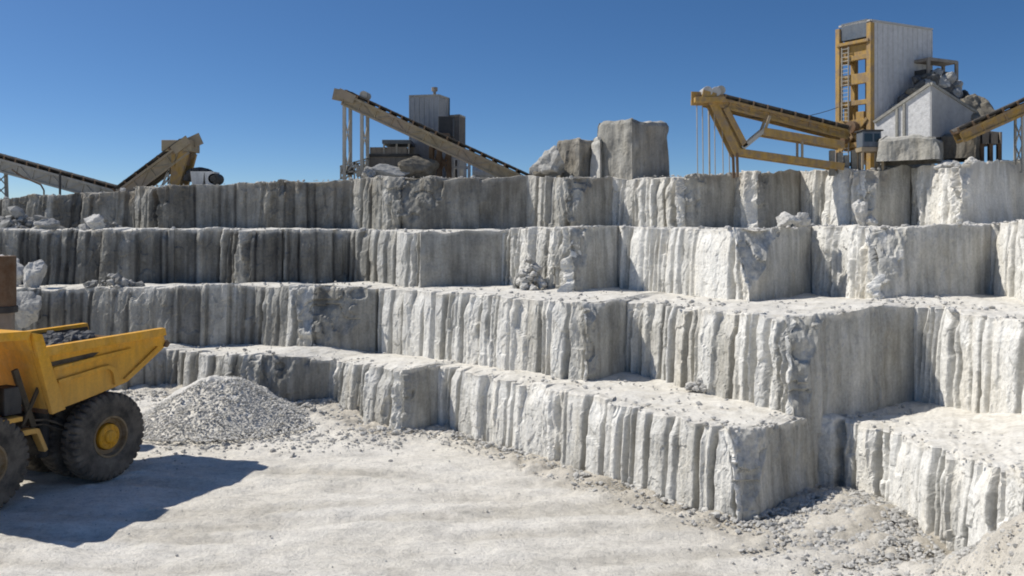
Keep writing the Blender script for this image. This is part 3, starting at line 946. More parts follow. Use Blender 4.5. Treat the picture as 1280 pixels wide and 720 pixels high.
# ------------------------------------------------------------------ big cut blocks on the crest
def cut_block(name, corners, Ytop, label, seed, amp=0.10, tone=0.5, soil=0.2, parent=None):
    """corners: plan polygon (x, y) counter-clockwise, zb, zt; four displaced walls and an uneven top in one skin"""
    P, zb, zt = corners
    P = np.array(P, float)
    n = len(P)
    ring, nn, cd = [], [], []
    for i in range(n):
        a, b = P[i], P[(i + 1) % n]
        L = np.hypot(*(b - a))
        k = max(6, int(L / 0.10))
        e = (b - a) / L
        for j in range(k):
            ring.append(a + (b - a) * j / k)
            nn.append(np.array([e[1], -e[0]]))
            cd.append(min(j, k - j) / k * L)
    ring, nn, cd = np.array(ring), np.array(nn), np.array(cd)
    # average normals
    nn = (nn + np.roll(nn, 1, 0))
    nn /= np.linalg.norm(nn, axis=1)[:, None]
    nc = len(ring)
    nrw = max(8, int((zt - zb) / 0.10))
    T = np.linspace(0, 1, nrw)[:, None]
    ztj = zt + 0.12 * fbm(ring[:, 0] * 0.9, ring[:, 1] * 0.9, 0 * cd, 3, seed)
    Z = zb + (ztj - zb)[None, :] * T
    X, Y = ring[:, 0][None, :] + 0 * Z, ring[:, 1][None, :] + 0 * Z
    D = amp * (fbm(X * 1.1, Y * 1.1, Z * 0.7, 4, seed + 1) - 0.2) + amp * 0.5 * np.round(2.5 * vnoise(X * 1.8, Y * 1.8, Z * 0.35, seed + 2)) / 2.5
    D = D - (0.13 * smooth(0.3, 0.0, cd)[None, :] * (0.6 + 0.7 * vnoise(X, Y, Z * 1.6, seed + 3))) * smooth(0.1, 0.9, T)
    D = D - 0.12 * smooth(0.92, 1.0, T) ** 2
    WX, WY = X + nn[:, 0] * D, Y + nn[:, 1] * D
    c = P.mean(0)
    rows = [np.stack([WX, WY, Z], -1)]
    for k in (0.85, 0.6, 0.3, 0.0):
        tx, ty = c[0] + (WX[-1] - c[0]) * k, c[1] + (WY[-1] - c[1]) * k
        tz = zt + (ztj - zt) * k + 0.10 * fbm(tx, ty, 0 * tx, 3, seed + 5) + 0.06
        rows.append(np.stack([tx, ty, tz], -1)[None])
    V = np.concatenate(rows, 0)
    V = np.concatenate([V, V[:, :1]], 1)
    nr, ncc = V.shape[:2]
    br = fbm(V[..., 0], V[..., 1], V[..., 2], 3, seed + 7)
    tn = np.full((nr, ncc), tone) + 0.12 * br
    dust = np.zeros((nr, ncc))
    dust[nrw:] = 0.4
    so = np.clip(soil + 0.3 * br, 0, 1)
    o = np_mesh(name, V.reshape(-1, 3), grid_faces(nr, ncc), M['rock'], parent, attrs={'tone': tn, 'dust': dust, 'soil': so})
    if label:
        tag(o, label, 'stone block')
    return o


def plan(px, Y): return ((px - 640) / F * Y, Y)


zc = 10.75
cut_block('stone_block', ([plan(744, 52.5), plan(790, 50.4), plan(837, 52.2), plan(792, 55.2)], zc - 0.2, at(790, 150, 50.8)[2]), 0, 'tall grey cut stone block standing on the crest, largest of the blocks there', 61, 0.10, 0.50, 0.12)
cut_block('stone_block', ([plan(692, 53.8), plan(724, 51.9), plan(746, 53.2), plan(716, 55.4)], zc - 0.2, at(715, 175, 53)[2]), 0, 'rough brown block with a white scar, left of the tall grey block', 62, 0.16, 0.40, 0.35)
cut_block('stone_block', ([plan(738, 52.3), plan(750, 51.6), plan(754, 52.2), plan(742, 52.8)], zc - 0.2, at(744, 174, 52)[2]), 0, 'narrow pale slab wedged between the brown block and the tall grey block', 63, 0.04, 0.72, 0.0)
boulder(687, 222, 52.4, 0.95, 'low grey brown boulder at the left end of the crest blocks', 64, mat='rubble_dim', stretch=(1.1, .9, 0.95))
boulder(676, 223, 52.4, 0.45, 'smallest brown boulder at the left end of the crest blocks', 65, mat='brown_stone', stretch=(1.2, .9, 0.7))


# ------------------------------------------------------------------ conveyors
def conveyor(name, label, p_lo, p_hi, width=1.0, depth=0.75, mat='tan', frame_mat=None, legs=(), nidl=None, head=True, lattice=True, motor=None, group='inclined conveyors on the crest', panel=False, gutter='tan'):
    """inclined belt conveyor: two lattice side trusses, belt, idlers, head drum; legs: (fraction, foot z, half spread, thickness, material)"""
    p0, p1 = Vector(p_lo), Vector(p_hi)
    base = Vector((p0.x, p0.y, p0.z))
    t = thing(name, label, 'conveyor', base, 0, group)
    a, b = Vector((0, 0, 0)), p1 - p0
    L = b.length
    d = b.normalized()
    side = Vector((d.y, -d.x, 0)).normalized()
    up = side.cross(d)
    if up.z < 0: up = -up
    n = max(4, int(L / 1.1))
    for sgn in (-1, 1):
        m = MB()
        o = side * (sgn * width / 2)
        m.beam(a + o, b + o, 0.10, 0.14, up)
        m.beam(a + o - up * depth, b + o - up * depth, 0.10, 0.12, up)
        for k in range(n + 1):
            q = b * (k / n)
            m.beam(q + o, q + o - up * depth, 0.06, 0.06, d)
            if k < n and lattice:
                q2 = b * ((k + 1) / n)
                lo, hi = (q, q2) if k % 2 else (q2, q)
                m.beam(lo + o - up * depth, hi + o, 0.05, 0.05, up)
        if panel:
            q0, q1 = a + o * 0.90 - up * depth * 0.52, b + o * 0.90 - up * depth * 0.52
            m.beam(q0, q1, 0.03, depth * 0.86, up)
        m.build('side_truss', M[mat], t)
    m = MB()
    for k in range(n + 1):
        q = b * (k / n)
        m.beam(q - side * width / 2 - up * depth, q + side * width / 2 - up * depth, 0.05, 0.06, up)
    m.build('cross_member', M[mat], t) if False else None
    # belt: troughed upper run plus flat return run
    m = MB()
    w = width * 0.52
    prof = [(-w, 0.26), (-w * 0.5, 0.13), (w * 0.5, 0.13), (w, 0.26), (w, 0.30), (w * 0.5, 0.17), (-w * 0.5, 0.17), (-w, 0.30)]
    m.prism(prof, lambda p, s: (a if s == 0 else b) + side * p[0] + up * p[1])
    m.beam(a - up * depth * 0.75, b - up * depth * 0.75, width * 0.8, 0.03, up)
    m.build('belt', M['belt'], t)
    ni = min(60, nidl or int(L / 0.75))
    m = MB()
    for sgn in (-1, 1):
        m.beam(side * (sgn * width * 0.5) + up * 0.05, side * (sgn * width * 0.56) + up * 0.30, 0.07, 0.09, d)
    m.beam(-side * width * 0.53 + up * 0.09, side * width * 0.53 + up * 0.09, 0.08, 0.08, up)
    idl = m.build('idler', M['rust'], t)
    for k in range(1, ni + 1):
        c_ = idl.copy()
        COL.objects.link(c_)
        c_.parent = t
        c_.location = b * (k / ni)
    if head:
        hd = MB()
        hd.tube(b - side * width * 0.5, b + side * width * 0.5, 0.30, 14)
        hd.build('head_drum', M['dark_steel'], t)
        hb = MB()
        for sgn in (-1, 1):
            c = b + side * (sgn * width * 0.56)
            hb.beam(c - d * 0.7 - up * 0.05, c + d * 0.45 - up * 0.05, 0.06, 0.55, up)
        hb.beam(b + d * 0.3 - up * 0.5, b + d * 0.45 + up * 0.2, width * 1.1, 0.06, side)
        hb.build('head_frame', M[mat], t)
    if motor:
        mm = MB()
        q = b - d * motor + up * 0.45
        mm.tube(q - side * 0.45, q + side * 0.35, 0.24, 12)
        mm.beam(q - up * 0.3 - d * 0.35, q - up * 0.3 + d * 0.35, 0.6, 0.12, up)
        mm.build('drive_motor', M['pale'], t)
    for (fr, zf, spread, th, lm) in legs:
        q = b * fr - up * depth
        for sgn in (-1, 1):
            lg = MB()
            top = q + side * (sgn * width * 0.45)
            ft = Vector((top.x, top.y, zf - base.z)) + side * (sgn * spread)
            lg.beam(top, ft, th, th)
            lg.box((ft.x - th, ft.y - th, ft.z - 0.02), (ft.x + th, ft.y + th, ft.z + 0.06))
            lg.build('leg', M[lm], t)
        br_ = MB()
        top1 = q - side * width * 0.45
        top2 = q + side * width * 0.45
        f1 = Vector((top1.x, top1.y, zf - base.z)) - side * spread
        f2 = Vector((top2.x, top2.y, zf - base.z)) + side * spread
        for u, v in ((0.12, 0.5), (0.5, 0.88)):
            br_.beam(top1.lerp(f1, u), top2.lerp(f2, v), 0.05, 0.05)
            br_.beam(top2.lerp(f2, u), top1.lerp(f1, v), 0.05, 0.05)
        br_.build('leg_brace', M[lm], t)
    return t


ZP = 10.4   # feet sink slightly under the crest's uneven top
# left end: two conveyors meeting in a V
conveyor('conveyor', 'long conveyor with dark belt entering from the left edge and sloping down to the right', at(152, 240, 55.5), at(-330, 108, 57), 1.1, 0.72, 'pale', panel=True,
         legs=[(0.30, 9.9, 0.1, 0.17, 'pale'), (0.72, 9.9, 0.1, 0.17, 'pale')])
conveyor('conveyor', 'short tan conveyor rising right to a box head beside the left one', at(150, 241, 54), at(232, 180, 54), 1.1, 0.70, 'tan', head=True, panel=True)
t = thing('transfer_tower', 'yellow legged transfer tower under the box head of the short tan conveyor', 'transfer tower', at(222, 232, 54.2))
o0 = Vector(t.location)


def rel(px, py, Y, o): return at(px, py, Y) - o


m = MB()
c0, c1_ = rel(206, 176, 54, o0), rel(243, 190, 54, o0)
m.box((c0.x, -0.75, c1_.z), (c1_.x, 0.75, c0.z))
m.build('head_box', M['tan'], t, 0.03)
for yy in (-0.65, 0.65):
    m = MB()
    p, q = rel(234, 190, 54, o0), rel(222, 236, 54, o0)
    m.beam((p.x, yy, p.z), (q.x, yy, q.z), 0.28, 0.55, (1, 0, 0))
    m.build('leg', M['yellow_dull'], t)
    m = MB()
    p, q = rel(221, 192, 54, o0), rel(219, 238, 54, o0)
    m.beam((p.x, yy, p.z), (q.x, yy, q.z), 0.2, 0.22, (1, 0, 0))
    m.build('leg', M['yellow_dull'], t)
    m = MB()
    for (pa, pb) in (((220, 200), (206, 233)), ((206, 233), (220, 218)), ((220, 218), (212, 236)), ((214, 214), (214, 236))):
        p, q = rel(*pa, 54, o0), rel(*pb, 54, o0)
        m.beam((p.x, yy, p.z), (q.x, yy, q.z), 0.09, 0.09)
    m.build('brace', M['pale'], t)
m = MB()
p, q = rel(226, 190, 54, o0), rel(229, 224, 54, o0)
m.prism([(-0.35, 0.55), (0.35, 0.55), (0.22, -0.2), (-0.22, -0.2)], lambda pp, s: (p.x + pp[0] + 0.1, -0.4 + 0.8 * s, p.z - 0.6 + pp[1]))
m.build('chute', M['rust'], t)

t = thing('crusher_unit', 'small dark crusher with curved hood and white hopper beside the transfer tower', 'crusher', at(253, 231, 53.5))
o0 = Vector(t.location)
m = MB()
arc = [(234, 226), (236, 219), (242, 215), (251, 214), (260, 216), (266, 220)]
for (a_, b_) in zip(arc[:-1], arc[1:]):
    m.tube(rel(*a_, 53.5, o0), rel(*b_, 53.5, o0), 0.26, 10)
m.build('hood', M['dark_steel'], t, smooth_shade=False)
m = MB()
c = rel(270, 224, 53.5, o0)
m.tube((c.x, -0.5, c.z), (c.x, 0.5, c.z), 0.34, 18)
m.tube((c.x, -0.56, c.z), (c.x, 0.56, c.z), 0.2, 12)
m.build('flywheel', M['dark_steel'], t, 0.03)
for xx, w_ in ((248, 0.42), (263, 0.3)):
    m = MB()
    c = rel(xx, 222, 53.2, o0)
    m.prism([(-w_, 0.35), (w_, 0.35), (w_ * 0.7, -0.65), (-w_ * 0.7, -0.65)], lambda pp, s: (c.x + pp[0], -0.5 + 1.0 * s, c.z + pp[1]))
    m.build('hopper', M['white'], t, 0.02)
m = MB()
m.box((-1.0, -0.6, -0.5), (1.1, 0.6, -0.05))
m.build('base_frame', M['tan'], t, 0.02)

# thin service post and sagging pipe under the left conveyor
m = MB()
m.tube((0, 0, -0.4), (0, 0, 1.35), 0.07, 8)
m.box((-0.14, -0.14, -0.45), (0.14, 0.14, -0.3))
o = m.build('steel_post', M['dark_steel'])
o.location = at(75, 244, 54)
tag(o, 'thin dark steel post on the crest below the left conveyor', 'post')
m = MB()
pts_ = [(15, 212), (28, 221), (42, 227), (51, 231), (55, 238), (55, 246)]
o0 = at(55, 246, 54.5)
for a_, b_ in zip(pts_[:-1], pts_[1:]):
    m.tube(at(*a_, 54.5) - o0, at(*b_, 54.5) - o0, 0.05, 7)
o = m.build('service_pipe', M['rust'])
o.location = o0
tag(o, 'thin bent pipe running below the left conveyor', 'pipe')

# middle plant -------------------------------------------------------------
conveyor('conveyor', 'long tan conveyor on slender legs sloping down to the right past the grey silos', at(661, 224, 53), at(436, 120, 55), 1.15, 0.62, 'tan', panel=True, motor=1.0,
         legs=[(0.985, 10.4, 0.0, 0.20, 'pale'), (0.885, 10.4, 0.0, 0.20, 'pale')])


def clad_tower(name, label, px0, px1, pxs, ytop, ybot, Y, dY, mat, cat='silo', cap=None):
    """box tower with ribbed cladding: front corner between px0..px1 and a receding side to pxs"""
    P = [plan(px0, Y + 0.4), plan(px1, Y), plan(pxs, Y + dY), plan(px0 + (pxs - px1), Y + dY + 0.5)]
    base = Vector((P[1][0], P[1][1], at(px1, ybot, Y)[2]))
    t = thing(name, label, cat, base)
    Q = [(p[0] - base.x, p[1] - base.y) for p in P]
    h = at(px1, ytop, Y)[2] - base.z
    m = MB()
    m.prism(Q, lambda p, s: (p[0], p[1], 0 if s == 0 else h))
    m.build('body', M[mat], t, 0.03)
    m = MB()
    for i in range(4):
        a, b = Vector((*Q[i], 0)), Vector((*Q[(i + 1) % 4], 0))
        e = (b - a).normalized()
        nn = Vector((e.y, -e.x, 0))
        L = (b - a).length
        k = max(2, int(L / 0.28))
        for j in range(k + 1):
            p = a + (b - a) * (j / k) + nn * 0.012
            m.beam(p + Vector((0, 0, 0.02)), p + Vector((0, 0, h - 0.02)), 0.05, 0.05, (e.x, e.y, 0))
    m.build('cladding_rib', M[mat], t)
    m = MB()
    for i in range(4):
        a, b = Vector((*Q[i], h)), Vector((*Q[(i + 1) % 4], h))
        m.beam(a, b, 0.10, 0.12)
    m.build('roof_rim', M['pale'], t)
    return t, Q, h


t, Q, h = clad_tower('silo', 'tall grey clad silo behind the middle conveyor', 512, 548, 561, 119, 222, 57.5, 1.6, 'grey_clad')
m = MB()
m.tube((Q[1][0] - 0.3, 0.6, h), (Q[1][0] - 0.3, 0.6, h + 0.55), 0.10, 8)
m.tube((Q[1][0] - 0.3, 0.6, h + 0.35), (Q[1][0] - 0.3, 0.6, h + 0.6), 0.2, 8)
m.build('vent_stack', M['brown_clad'], t)
m = MB()
for j in range(15):
    m.beam((Q[2][0] + 0.06, Q[2][1] - 0.5, 0.3 + j * 0.32), (Q[2][0] + 0.06, Q[2][1] - 0.15, 0.3 + j * 0.32), 0.03, 0.03)
for yy in (-0.5, -0.15):
    m.beam((Q[2][0] + 0.06, Q[2][1] + yy, 0.1), (Q[2][0] + 0.06, Q[2][1] + yy, h), 0.04, 0.04)
m.build('ladder', M['dark_steel'], t)
clad_tower('silo', 'shorter brownish silo to the right of the tall grey silo', 563, 574, 581, 144, 222, 58.5, 1.2, 'brown_clad')

t = thing('screen_house', 'rusty screen house on posts where the middle conveyor passes the silos', 'screen house', at(550, 224, 54.6))
o0 = Vector(t.location)
m = MB()
c0, c1_ = rel(549, 147, 56.2, o0), rel(567, 172, 56.2, o0)
m.box((c0.x, 0.9, c1_.z), (c1_.x, 2.2, c0.z))
m.build('dark_cabin', M['dark_steel'], t, 0.03)
m = MB()
c0, c1_ = rel(538, 168, 55.8, o0), rel(563, 186, 55.8, o0)
m.box((c0.x, 0.75, c1_.z), (c1_.x, 2.0, c0.z))
m.build('deck_housing', M['rust'], t, 0.03)
for xx in (539, 549, 561):
    for yy in (0.85, 1.9):
        m = MB()
        p = rel(xx, 184, 55.6, o0)
        m.beam((p.x, yy, p.z), (p.x, yy, -0.4), 0.24, 0.24)
        m.build('post', M['rust'], t)
m = MB()
for (xa, xb) in ((539, 549), (549, 561)):
    p, q = rel(xa, 188, 55.6, o0), rel(xb, 220, 55.6, o0)
    m.beam((p.x, .85, p.z), (q.x, .85, q.z), 0.12, 0.12)
    m.beam((q.x, .85, p.z), (p.x, .85, q.z), 0.12, 0.12)
p, q = rel(537, 204, 55.6, o0), rel(563, 204, 55.6, o0)
m.beam((p.x, .85, p.z), (q.x, .85, q.z), 0.16, 0.2)
m.build('brace', M['rust'], t)

t = thing('plant_shed', 'low brown plant shed with a blue grey roof slab left of the silos', 'shed', at(490, 222, 55.5))
o0 = Vector(t.location)
for (x0, x1, y0, y1, mt, nm) in ((462, 520, 194, 212, 'brown_clad', 'lower_wall'), (463, 508, 184, 194, 'brown_clad', 'upper_wall')):
    m = MB()
    c0, c1_ = rel(x0, y0, 55.5, o0), rel(x1, y1, 55.5, o0)
    m.box((c0.x, 0, c1_.z - (0.6 if nm == 'lower_wall' else 0)), (c1_.x, 2.2, c0.z))
    k = int((c1_.x - c0.x) / 0.3)
    for j in range(k + 1):
        xx = c0.x + (c1_.x - c0.x) * j / k
        m.beam((xx, -0.012, c1_.z), (xx, -0.012, c0.z), 0.06, 0.05, (1, 0, 0))
    m.build(nm, M[mt], t)
m = MB()
c0, c1_ = rel(460, 192.5, 55.5, o0), rel(523, 196, 55.5, o0)
m.box((c0.x, -0.15, c1_.z), (c1_.x, 2.3, c0.z))
m.build('ledge', M['dark_steel'], t, 0.02)
m = MB()
c0, c1_ = rel(478, 175, 55.5, o0), rel(514, 180, 55.5, o0)
m.box((c0.x, -0.2, c1_.z), (c1_.x, 2.4, c0.z))
m.build('roof', M['slate'], t, 0.03)
for xx in (480, 496, 511):
    p = rel(xx, 180, 55.5, o0)
    for yy in (0.0, 2.1):
        m = MB()
        m.beam((p.x, yy, p.z), (p.x, yy, p.z - 0.75), 0.1, 0.1)
        m.build('roof_post', M['pale'], t)

t = thing('open_scaffold', 'pale open steel frame at the left of the plant shed', 'frame', at(442, 222, 54.6))
o0 = Vector(t.location)
m = MB()
for yy in (0, 1.2):
    for pa, pb in (((426, 208), (426, 224)), ((443, 202), (443, 224)), ((459, 198), (459, 224)), ((425, 208), (460, 198)), ((426, 216), (460, 212)), ((426, 224), (443, 204)), ((443, 204), (459, 222))):
        p, q = rel(*pa, 54.6, o0), rel(*pb, 54.6, o0)
        m.beam((p.x, yy, p.z), (q.x, yy, q.z), 0.09, 0.09)
for pa in ((426, 208), (443, 203), (459, 198), (426, 216), (459, 212)):
    p = rel(*pa, 54.6, o0)
    m.beam((p.x, 0, p.z), (p.x, 1.2, p.z), 0.08, 0.08)
m.build('frame_bars', M['pale'], t)
m = MB()
p = rel(434, 213, 54.8, o0)
m.tube((p.x - 0.35, 0.5, p.z), (p.x + 0.35, 0.5, p.z), 0.26, 12)
m.build('motor', M['dark_steel'], t)
m = MB()
c0, c1_ = rel(444, 206, 54.6, o0), rel(458, 220, 54.6, o0)
m.box((c0.x, 0.3, c1_.z), (c1_.x, 1.0, c0.z))
m.build('white_panel', M['white'], t, 0.02)

t = thing('support_frame', 'white support frame standing under the lower half of the middle conveyor', 'frame', at(574, 222, 56.5))
o0 = Vector(t.location)
m = MB()
for yy in (0, 1.0):
    for xx in (566, 573, 581, 586):
        p, q = rel(xx, 193, 56.5, o0), rel(xx, 226, 56.5, o0)
        m.beam((p.x, yy, p.z), (q.x, yy, q.z), 0.14, 0.14)
    for y_ in (197, 209):
        p, q = rel(565, y_, 56.5, o0), rel(587, y_, 56.5, o0)
        m.beam((p.x, yy, p.z), (q.x, yy, q.z), 0.09, 0.12)
m.build('frame_bars', M['white'], t)
m = MB()
c0, c1_ = rel(573.5, 198, 56.7, o0), rel(580.5, 222, 56.7, o0)
m.box((c0.x, 0.3, c1_.z), (c1_.x, 0.8, c0.z))
m.build('panel', M['white'], t)

t = thing('storage_tank', 'low white storage tank under the foot of the middle conveyor', 'tank', at(608, 224, 57.5))
m = MB()
m.tube((-0.9, 0, 0.45), (1.1, 0, 0.45), 0.48, 16)
m.build('tank_shell', M['white'], t, 0.04)
m = MB()
m.box((-0.7, -0.4, -0.3), (-0.5, 0.4, 0.1)).box((0.7, -0.4, -0.3), (0.9, 0.4, 0.1))
m.build('saddle', M['pale'], t)
boulder(523, 227, 53.6, 0.95, 'large dark brown boulder at the foot of the screen house', 74, mat='brown_stone', stretch=(1.5, .9, .95), noise=0.06, rot=0.3)
boulder(482, 227, 52.8, 0.8, 'broad pale boulder in front of the plant shed', 72, mat='rubble_dim', stretch=(1.7, .9, .6), noise=0.07, rot=0.1)
boulder(462, 226, 52.6, 0.7, 'pale boulder in front of the steel frame', 73, mat='rubble_dim', stretch=(1.3, .8, .7))

# right plant -------------------------------------------------------------
YT = 48.0
t = thing('crusher_building', 'tall pale grey clad crusher building with an open yellow stair tower on its left', 'building', at(1088, 214, YT))
o0 = Vector(t.location)
A_ = Vector((*plan(1049, YT + 1.6), 0)) - Vector((o0.x, o0.y, 0))
B_ = Vector((0, 0, 0))
C_ = Vector((*plan(1165, YT + 2.2), 0)) - Vector((o0.x, o0.y, 0))
D_ = C_ + (A_ - B_)
ht = at(1088, 26, YT)[2] - o0.z
hb = at(1088, 135, YT)[2] - o0.z
ez = Vector((0, 0, 1))
m = MB()
m.prism([B_, C_, C_ + (A_ - B_) * 0.98, B_ + (A_ - B_) * 0.02 + (C_ - B_) * 0.0], lambda p, s: (p.x, p.y, (hb - 1.2) if s == 0 else ht)) if False else None
# clad hall: right hand three quarters, set behind the stair tower's corner column
E1 = (C_ - B_) * 0.035
HB_ = Vector((*plan(1092, YT + 3.4), 0)) - Vector((o0.x, o0.y, 0))
HC_ = Vector((*plan(1160, YT + 5.2), 0)) - Vector((o0.x, o0.y, 0))
m.prism([B_ + E1, C_, HC_, HB_], lambda p, s: (p.x, p.y, 0.0 if s == 0 else ht))
m.build('clad_hall', M['white_clad'], t, 0.03)
m = MB()
e = (C_ - B_).normalized()
nn = Vector((e.y, -e.x, 0))
for j in range(0, 13):
    p = B_ + E1 + (C_ - B_ - E1) * (j / 12) + nn * 0.008
    m.beam(p + ez * 1.0, p + ez * (ht - 0.05), 0.04, 0.035, (e.x, e.y, 0))
m.build('cladding_seam', M['white_clad'], t)
m = MB()
m.beam(B_ + ez * (ht + 0.03) + nn * 0.01, C_ + ez * (ht + 0.03) + nn * 0.01, 0.12, 0.1)
m.beam(A_ + ez * (ht + 0.03), B_ + ez * (ht + 0.03), 0.12, 0.1)
m.build('roof_rim', M['grey_clad'], t)


def hz(py): return at(1068, py, YT + 0.8)[2] - o0.z


# stair tower: four columns, floor beams, dark cabin on top
TB = (C_ - B_) * 0.24
for p in (A_, B_, A_ + TB, B_ + (A_ - B_) * 0.5 + TB * 0.95):
    m = MB()
    m.beam(p + ez * -0.4, p + ez * (ht - 0.1), 0.30, 0.30, (e.x, e.y, 0))
    m.build('column', M['yellow_dull'], t, 0.02)
for (y0, y1) in ((70, 76), (93, 106), (126, 132), (150, 156), (178, 184)):
    m = MB()
    zc_ = (hz(y0) + hz(y1)) / 2
    m.beam(A_ + ez * zc_, B_ + ez * zc_, 0.22, hz(y0) - hz(y1))
    m.beam(A_ + ez * zc_, A_ + TB + ez * zc_, 0.2, 0.3)
    m.build('floor_beam', M['yellow_dull'], t, 0.02)
u = (B_ - A_).normalized()
nl = Vector((u.y, -u.x, 0))
m = MB()
za, zb_ = hz(27), hz(49)
m.prism([A_ + u * 0.16, B_ - u * 0.16, B_ - u * 0.16 - nl * 1.2, A_ + u * 0.16 - nl * 1.2], lambda p, s: (p.x + nl.x * 0.06, p.y + nl.y * 0.06, zb_ if s == 0 else za))
m.build('top_cabin', M['slate'], t, 0.02)
m = MB()
za, zb_ = hz(52), hz(56)
m.prism([A_ - u * 0.02, B_ + u * 0.02, B_ - nl * 1.2, A_ - nl * 1.2], lambda p, s: (p.x + nl.x * 0.25, p.y + nl.y * 0.25, zb_ if s == 0 else za))
m.build('cabin_floor', M['yellow_dull'], t, 0.02)
m = MB()
za, zb_ = hz(57), hz(71)
m.prism([A_ + u * 0.17, B_ - u * 0.17, B_ - u * 0.17 - nl * 0.1, A_ + u * 0.17 - nl * 0.1], lambda p, s: (p.x, p.y, zb_ if s == 0 else za))
m.build('guard_panel', M['yellow_dull'], t)
# ladder cage and pipework up the left third
m = MB()
for k in range(34):
    z_ = hz(205) + k * 0.22
    if z_ > hz(58): break
    a_ = A_ + u * 0.30 + nl * 0.18 + ez * z_
    m.beam(a_, a_ + u * 0.42, 0.035, 0.035)
for q in (0.30, 0.72):
    m.beam(A_ + u * q + nl * 0.18 + ez * hz(208), A_ + u * q + nl * 0.18 + ez * hz(58), 0.06, 0.06)
m.build('ladder', M['pale'], t)
for k in (0, 1):
    m = MB()
    z0_, z1_ = hz(205 - k * 29), hz(180 - k * 29)
    s0, s1 = (0.95, 1.55) if k % 2 else (1.55, 0.95)
    m.beam(A_ + u * s0 - nl * 0.5 + ez * z0_, A_ + u * s1 - nl * 0.5 + ez * z1_, 0.5, 0.08, (nl.x, nl.y, 0))
    m.build('stair_flight', M['tan'], t)
# lower machinery inside the tower
m = MB()
for (s_, d_, y0, y1, w_) in ((0.45, -0.2, 188, 132, .34), (1.25, -0.3, 200, 140, .5), (0.9, -0.6, 205, 150, .6)):
    a_ = A_ + u * s_ + nl * d_
    m.beam(a_ + ez * hz(y0), a_ + ez * hz(y1), w_, w_, (u.x, u.y, 0))
m.beam(A_ + u * 0.2 + ez * hz(150) + nl * 0.15, B_ - u * 0.1 + ez * hz(188) + nl * 0.15, 0.14, 0.18)
m.beam(A_ + u * 0.2 + ez * hz(188) + nl * 0.15, B_ - u * 0.1 + ez * hz(150) + nl * 0.15, 0.14, 0.18)
m.build('drive_housing', M['yellow_dull'], t, 0.02)
m = MB()
p = A_ + u * 1.1 + nl * 0.25 + ez * hz(160)
m.tube(p, p + nl * 0.35, 0.34, 14)
p = A_ + u * 0.55 + nl * 0.25 + ez * hz(174)
m.tube(p, p + nl * 0.35, 0.26, 14)
m.build('pulley', M['rust'], t)

# feed opening on the hall
m = MB()
q0 = B_ + (C_ - B_) * 0.70
q1 = B_ + (C_ - B_) * 1.17
za, zb_ = hz(72), hz(78)
for (z0_, z1_) in ((hz(76), hz(72)), (hz(104), hz(101))):
    m.prism([q0, q1, q1 + nn * 1.0, q0 + nn * 1.0], lambda p, s: (p.x, p.y, z0_ if s == 0 else z1_))
for q in (q0 + nn * 0.92, q1 + nn * 0.92, q1 + nn * 0.08):
    m.beam(q + ez * hz(103), q + ez * hz(73), 0.16, 0.16)
m.build('feed_canopy', M['brown_clad'], t, 0.01)
m = MB()
m.prism([q0 + nn * 0.03, q1 - e * 0.2 + nn * 0.03, q1 - e * 0.2 + nn * 0.7, q0 + nn * 0.7], lambda p, s: (p.x, p.y, hz(101) if s == 0 else hz(86)))
m.build('feed_opening', M['dark_steel'], t)

# white concrete hopper with rock base and boulders tipped in
t = thing('feed_hopper', 'bright white wedge shaped concrete feed hopper in front of the crusher building', 'hopper', at(1163, 172, 45.2))
o0 = Vector(t.location)
YH = 45.2
kf = rel(1163, 172, YH, o0); kt = rel(1163, 106, YH, o0)
lf = rel(1093, 174, YH + 2.2, o0); ltp = rel(1093, 154, YH + 2.2, o0)
rf = rel(1226, 170, YH + 1.9, o0); rt = rel(1226, 146, YH + 1.9, o0)
bf = Vector(((lf.x + rf.x) / 2, 4.0, kf.z))
bt = Vector((bf.x, bf.y, kt.z - 0.4))
m = MB()
m.add([kf, rf, bf, lf, kt, rt, bt, ltp], [(0, 1, 5, 4), (1, 2, 6, 5), (2, 3, 7, 6), (3, 0, 4, 7), (4, 5, 6, 7), (3, 2, 1, 0)])
m.build('hopper_wall', M['white_concrete'], t, 0.04)
m = MB()
go_ = Vector((0.03, -0.05, 0))
m.add([kf + go_, rf + go_, rt + go_, kt + go_, kf + Vector((0, 0.25, 0)), rf + Vector((-.2, 0.25, 0)), rt + Vector((-.2, 0.25, 0)), kt + Vector((0, 0.25, 0))], [(0, 1, 2, 3), (7, 6, 5, 4), (0, 4, 5, 1), (1, 5, 6, 2), (2, 6, 7, 3), (3, 7, 4, 0)])
m.build('flank_shade', M['grey_clad'], t, 0.02)  # grey sheet added to paint shade on the hopper's right face
m = MB()
ln = (kt - ltp).normalized()
fn_ = Vector((-(kf - lf).y, (kf - lf).x, 0)).normalized()
if fn_.y > 0: fn_ = -fn_
for fr in (0.42, 0.55):
    a_ = lf.lerp(kf, fr) + fn_ * 0.03
    b_ = ltp.lerp(kt, fr) + fn_ * 0.03
    m.beam(a_, b_ - ez * 0.05, 0.12, 0.14, fn_)
m.build('buttress', M['concrete'], t)
m = MB()
m.beam(ltp + ez * 0.05, kt + ez * 0.05, 0.22, 0.14)
m.beam(kt + ez * 0.05, rt + ez * 0.05, 0.22, 0.14)
m.build('rim', M['concrete'], t)

